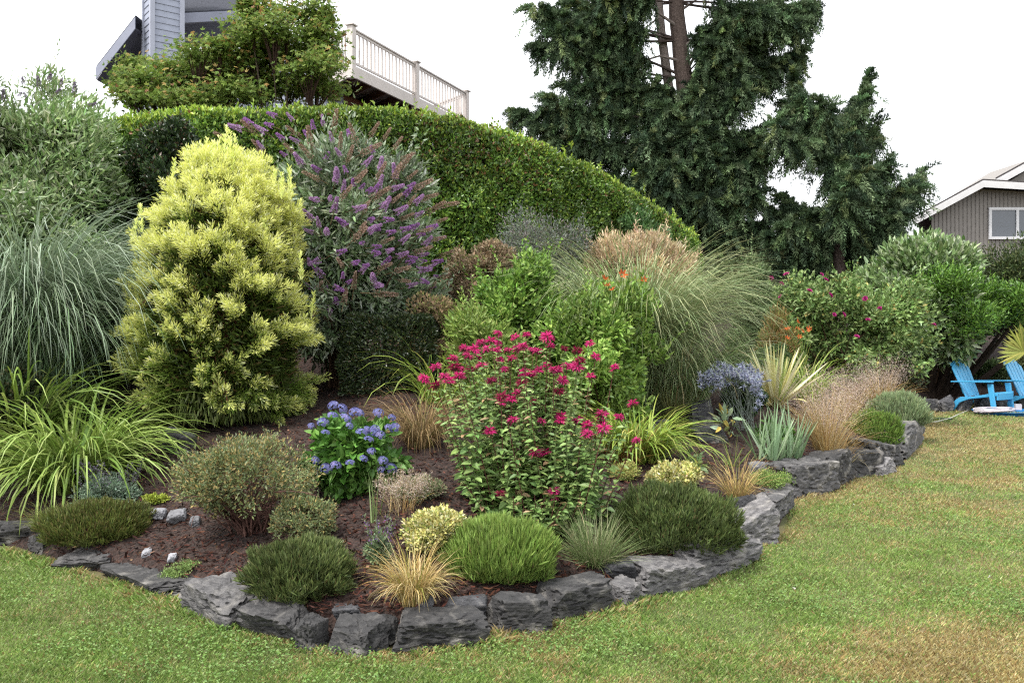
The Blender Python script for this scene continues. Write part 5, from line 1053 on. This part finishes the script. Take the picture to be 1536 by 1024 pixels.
# strawberry tree
Yt = 17.0; X = (1425-CX)/F*Yt; zb = Hs(X, Yt+.4); lab = "bright green spreading small tree with dark forked trunks behind the blue chairs"; rng = rg(lab)
root = thing("strawberry_tree", lab, "tree", (X, Yt+.6, zb)); mt = MB(); ml = MB(); b0 = np.array([X, Yt+.6, zb-.2])
ARB = [(112, 154, 58, 3), (90, 132, 50, 3), (136, 178, 76, 2), (70, 104, 44, 1.3)]
for (px, py, rx, ry_) in [(1375, 430, 34, 20), (1415, 408, 38, 20), (1460, 420, 36, 22), (1500, 440, 36, 22), (1545, 455, 40, 24), (1385, 465, 38, 24), (1430, 450, 44, 24), (1475, 465, 44, 26), (1520, 472, 42, 22), (1368, 480, 26, 16), (1350, 440, 16, 14), (1450, 480, 40, 25), (1410, 430, 40, 24), (1585, 470, 40, 24), (1440, 398, 20, 14)]:
    c = at(px, py+(18 if py < 450 else -4), Yt+rng.uniform(-.5, .9)); cr = rx*Yt/F*1.05; cz = ry_*Yt/F*1.1; fork = b0+[(c[0]-X)*.3, 0, .55+rng.uniform(0, .2)]
    tube(mt, np.concatenate([bez(b0+rng.normal(0, .08, 3)*[1, 1, 0], b0+[0, 0, .3], fork, 5), bez(fork, (fork+c)/2+[0, 0, -.15], c, 8)[1:]]), np.linspace(.10, .014, 12), S(58, 48, 42), 7)
    n = 3000; ntw = 60; tw = c+nrm(rng.normal(0, 1, (ntw, 3)))*(rng.random((ntw, 1))**.4)*[cr, cr, cz]; k = rng.integers(0, ntw, n); tw_d = nrm((tw-c)/[cr, cr, cz]+[0, 0, .8])
    P = tw[k]+rng.normal(0, .07, (n, 3)); leaves(ml, P, tw_d[k]*.8+rng.normal(0, .5, (n, 3)), rng.normal(0, .6, (n, 3))+[0, -.2, .8], rng.uniform(.06, .11, n), rng.uniform(.02, .034, n), pal_cols(rng, n, ARB, .16)*np.exp(rng.normal(0, .12, ntw))[k][:, None], 'd')
obj(mt, "trunk", BARK, root); obj(ml, "crown", GLOSSY, root)
sh("bank_shrub", "shaded feathery green shrub behind the first blue chair", "shrub", (1440, 1530, 535), [(84, 106, 58, 3), (66, 86, 48, 2), (104, 120, 70, 1)], .08, .02, 8000, Y=18.6, nc=40, stems=8, kind='s')
sh("bank_shrub", "low reddish green plant on the wall left of the blue chairs", "plant", (1384, 1436, 580), [(96, 104, 66, 3), (120, 84, 66, 1), (150, 156, 120, 1)], .09, .05, 900, Y=17.9, nc=20, stems=5)
sh("bank_shrub", "dim olive shrub on the bank at the right edge behind the second chair", "shrub", (1505, 1600, 520), [(104, 112, 74, 3), (84, 92, 60, 2)], .08, .03, 7000, Y=19.2, nc=40, stems=8)
# fan palm at the right edge
lab = "yellow green fan palm at the right edge above the second chair"; rng = rg(lab); Yq = 15.4; Xq = (1600-CX)/F*Yq; zq = Hs(Xq, Yq+1.6)
root = thing("fan_palm", lab, "palm", (Xq, Yq+1.6, zq)); mt = MB(); ml = MB(); topc = np.array([Xq, Yq+.6, EYE+(HY-540)/F*Yq])
tube(mt, bez([Xq+.5, Yq+1.6, zq-.1], [Xq+.4, Yq+1.2, .5], topc, 6), np.linspace(.09, .07, 6), S(110, 92, 72), 8)
for (px, py, el) in ((1528, 527, 0), (1540, 520, .3), (1560, 520, .3), (1580, 530, 0), (1550, 512, -.2)):
    c = at(px+8, py, Yq+rng.uniform(.1, .5)); tube(mt, bez(topc, (topc+c)/2+[0, 0, .1], c, 6), np.linspace(.014, .008, 6), S(140, 150, 80), 5)
    n = 22; a = np.linspace(-1.1, 1.1, n)+np.pi*(.82 if px < 1550 else .3); b = np.tile(c, (n, 1)); d3 = np.stack([np.cos(a), -.25+0*a, np.sin(a)], -1)
    leaves(ml, b, d3+rng.normal(0, .03, (n, 3)), np.tile([.1, -1, .2], (n, 1))+0., rng.uniform(.48, .62, n), .04, pal_cols(rng, n, [(196, 198, 100, 3), (166, 178, 84, 2)], .12), 's', curl=-.02)
obj(mt, "trunk", BARK, root); obj(ml, "fronds", LEAF, root)

# ------------------------------------------------------------------ blue chairs, tray, hose
PLAST = mat("blue_plastic", .42, .45, col=tuple(S(84, 188, 240)*1.0), noise=(7, .05))
def rbox(mb, c, size, rx=0, rz=0, ry=0):
    M = (Matrix.Rotation(rz, 3, 'Z') @ Matrix.Rotation(ry, 3, 'Y') @ Matrix.Rotation(rx, 3, 'X')); M = np.array(M)
    hx, hy, hz = np.array(size)/2; box(mb, [-hx, -hy, -hz], [hx, hy, hz], (.1, .1, .1), (M, np.asarray(c, float)))
def plank(mb, poly_xz, y0, y1):
    prism(mb, [(x, y0, z) for x, z in poly_xz], (0, y1-y0, 0), (.1, .1, .1))
def chair(label, loc, rz):
    """front faces +X"""
    root = thing("adirondack_chair", label, "chair", loc, "blue garden chairs on the lawn"); root.rotation_euler = (0, 0, rz)
    def ob(mb, name):
        o = mb.build(name, PLAST, root); b = o.modifiers.new("bevel", 'BEVEL'); b.width = .008; b.segments = 2; b.limit_method = 'ANGLE'; return o
    # back : five slats fanning, rounded top, leaning back
    mb = MB(); th = .42; up_ = np.array([-math.sin(th), 0, math.cos(th)]); bs = np.array([-.10, 0, .27])
    for i in range(5):
        yb_ = (i-2)*.098; yt_ = (i-2)*.122; Lh = .80-.032*(i-2)**2-.0*abs(i-2); w0, w1 = .043, .052
        q = [bs+[0, yb_-w0, 0], bs+[0, yb_+w0, 0]]; e1_ = bs+up_*Lh*.8
        top = [e1_+[0, yt_+w1, 0]]; 
        for a_ in (.3, .6, 1): pass
        dz = (.035*(i-2)); p3 = bs+up_*(Lh+(-dz if i > 2 else 0)*1.0)+[0, yt_+w1*.8, 0]; p4 = bs+up_*(Lh+(dz if i < 2 else 0))+[0, yt_-w1*.8, 0]
        prism(mb, [q[0], q[1], e1_+[0, yt_*.97+w1, 0], p3, p4, e1_+[0, yt_*.97-w1, 0]], np.array([-math.cos(th), 0, -math.sin(th)])*.024, (.1, .1, .1))
    for s_ in (.12, .45, .68):
        c = bs+up_*s_+np.array([-.036, 0, -.012]); rbox(mb, c, (.02, .44+.1*s_, .07), ry=-th)
    ob(mb, "backrest")
    mb = MB()
    for i in range(6): x = -.06+i*.098; rbox(mb, (x, 0, .262+.115*((x+.06)/.5)**1.2), (.086, .52, .024), ry=-.17)
    plank(mb, [(.475, .25), (.50, .25), (.50, .375), (.475, .375)], -.28, .28)
    ob(mb, "seat")
    for s in (-1, 1):
        y0, y1 = (s*.265-.02, s*.265+.02)
        mb = MB(); plank(mb, [(-.42, 0), (-.33, 0), (-.22, .16), (-.05, .235), (.50, .33), (.50, .40), (-.02, .275), (-.2, .27), (-.30, .2)], y0, y1); ob(mb, "rear_leg")
        mb = MB(); y0, y1 = (s*.312-.024, s*.312+.024); plank(mb, [(.42, 0), (.50, 0), (.43, .545), (.33, .545)], y0, y1); ob(mb, "front_leg")
        mb = MB(); yi, yo = s*.25, s*.39
        prism(mb, [(-.36, s*.27, .54), (-.36, s*.33, .54), (.1, yo, .56), (.40, yo, .572), (.45, s*.32, .572), (.40, yi, .572), (.0, s*.265, .556)][::s], (0, 0, .026), (.1, .1, .1)); ob(mb, "armrest")
    return root
Yk = 16.7
chair("bright blue plastic garden chair seen whole, on the lawn before the low stone wall", ((1468-CX)/F*Yk, Yk, 0.01), R(-56))
chair("second bright blue garden chair cut by the right edge of the photo", ((1549-CX)/F*(Yk+.2), Yk+.2, 0.01), R(-56))
Yq = 16.2; root = thing("plastic_tray", "flat blue plastic tray lying on the lawn below the chairs", "tray", ((1512-CX)/F*Yq, Yq, 0)); mb = MB(); a = np.linspace(0, 6.283, 28, endpoint=False)
ring = lambda rx, ry, z: np.stack([rx*np.cos(a)*(1+.03*np.cos(3*a)), ry*np.sin(a), np.full(28, z)], -1)
V = np.concatenate([ring(.56, .42, .0), ring(.60, .46, .07), ring(.63, .49, .075), ring(.62, .48, .06), ring(.58, .44, .065), ring(.53, .39, .012)])
mb.add(V, [np.array([[i*28+j, i*28+(j+1) % 28, (i+1)*28+(j+1) % 28, (i+1)*28+j] for i in range(5) for j in range(28)]), np.array([list(range(5*28, 6*28))])], (.1, .1, .1)); o = mb.build("basin", mat("deep_blue_plastic", .4, .5, col=tuple(S(34, 126, 196))), root, True)
HOSE = mat("hose_vinyl", .45, .4)
lab = "white coiled hose heaped on the blue tray"; root = thing("white_hose", lab, "hose", ((1492-CX)/F*15.95, 15.95, .06)); rng = rg(lab); mb = MB(); t = np.linspace(0, 5*6.283, 130)
tube(mb, np.stack([(.26+.05*np.sin(t*.37))*np.cos(t)*1.2, (.2+.04*np.cos(t*.5))*np.sin(t),   .03+.04*np.linspace(0, 1, 130)+.02*np.sin(t*1.3)], -1), .011, S(226, 216, 224), 6); mb.build("coil", HOSE, root, True)
for c_, sz_, rz_ in (((-.28, -.05, .06), (.16, .1, .07), .3), ((.42, 0, .1), (.1, .08, .1), -.2)):
    mb = MB(); rbox(mb, c_, sz_, rz=rz_); mb.C = [np.tile(S(232, 226, 232), (len(v), 1)) for v in mb.V]; mb.build("hose_fitting", HOSE, root)
mb = MB(); hp = [at(px, py, 1.6*F/(py-HY)) for px, py in ((1470, 611), (1455, 616), (1440, 622), (1425, 629), (1405, 634), (1388, 636), (1380, 634))]; hp = np.array(hp); hp[:, 2] = .02
tt = np.linspace(0, len(hp)-1, 50); hpv = np.stack([np.interp(tt, np.arange(len(hp)), hp[:, i]) for i in range(3)], -1); hpv[1:-1] = (hpv[:-2]+hpv[1:-1]*2+hpv[2:])/4
tube(mb, hpv, .013, S(196, 196, 180), 6); tag(mb.build("garden_hose", HOSE, None, True), "pale garden hose trailing over the lawn from the tray to the border", "hose")
mb = MB(); hp = np.array([at(px, py, 1.6*F/(py-HY)) for px, py in ((1396, 632), (1402, 629.5), (1412, 629), (1424, 630), (1428, 630.5))]); hp[:, 2] = .02
tube(mb, hp, .014, S(60, 84, 70), 6); tag(mb.build("hose_end", HOSE, None, True), "short dark piece of hose lying on the lawn beside the pale hose", "hose")
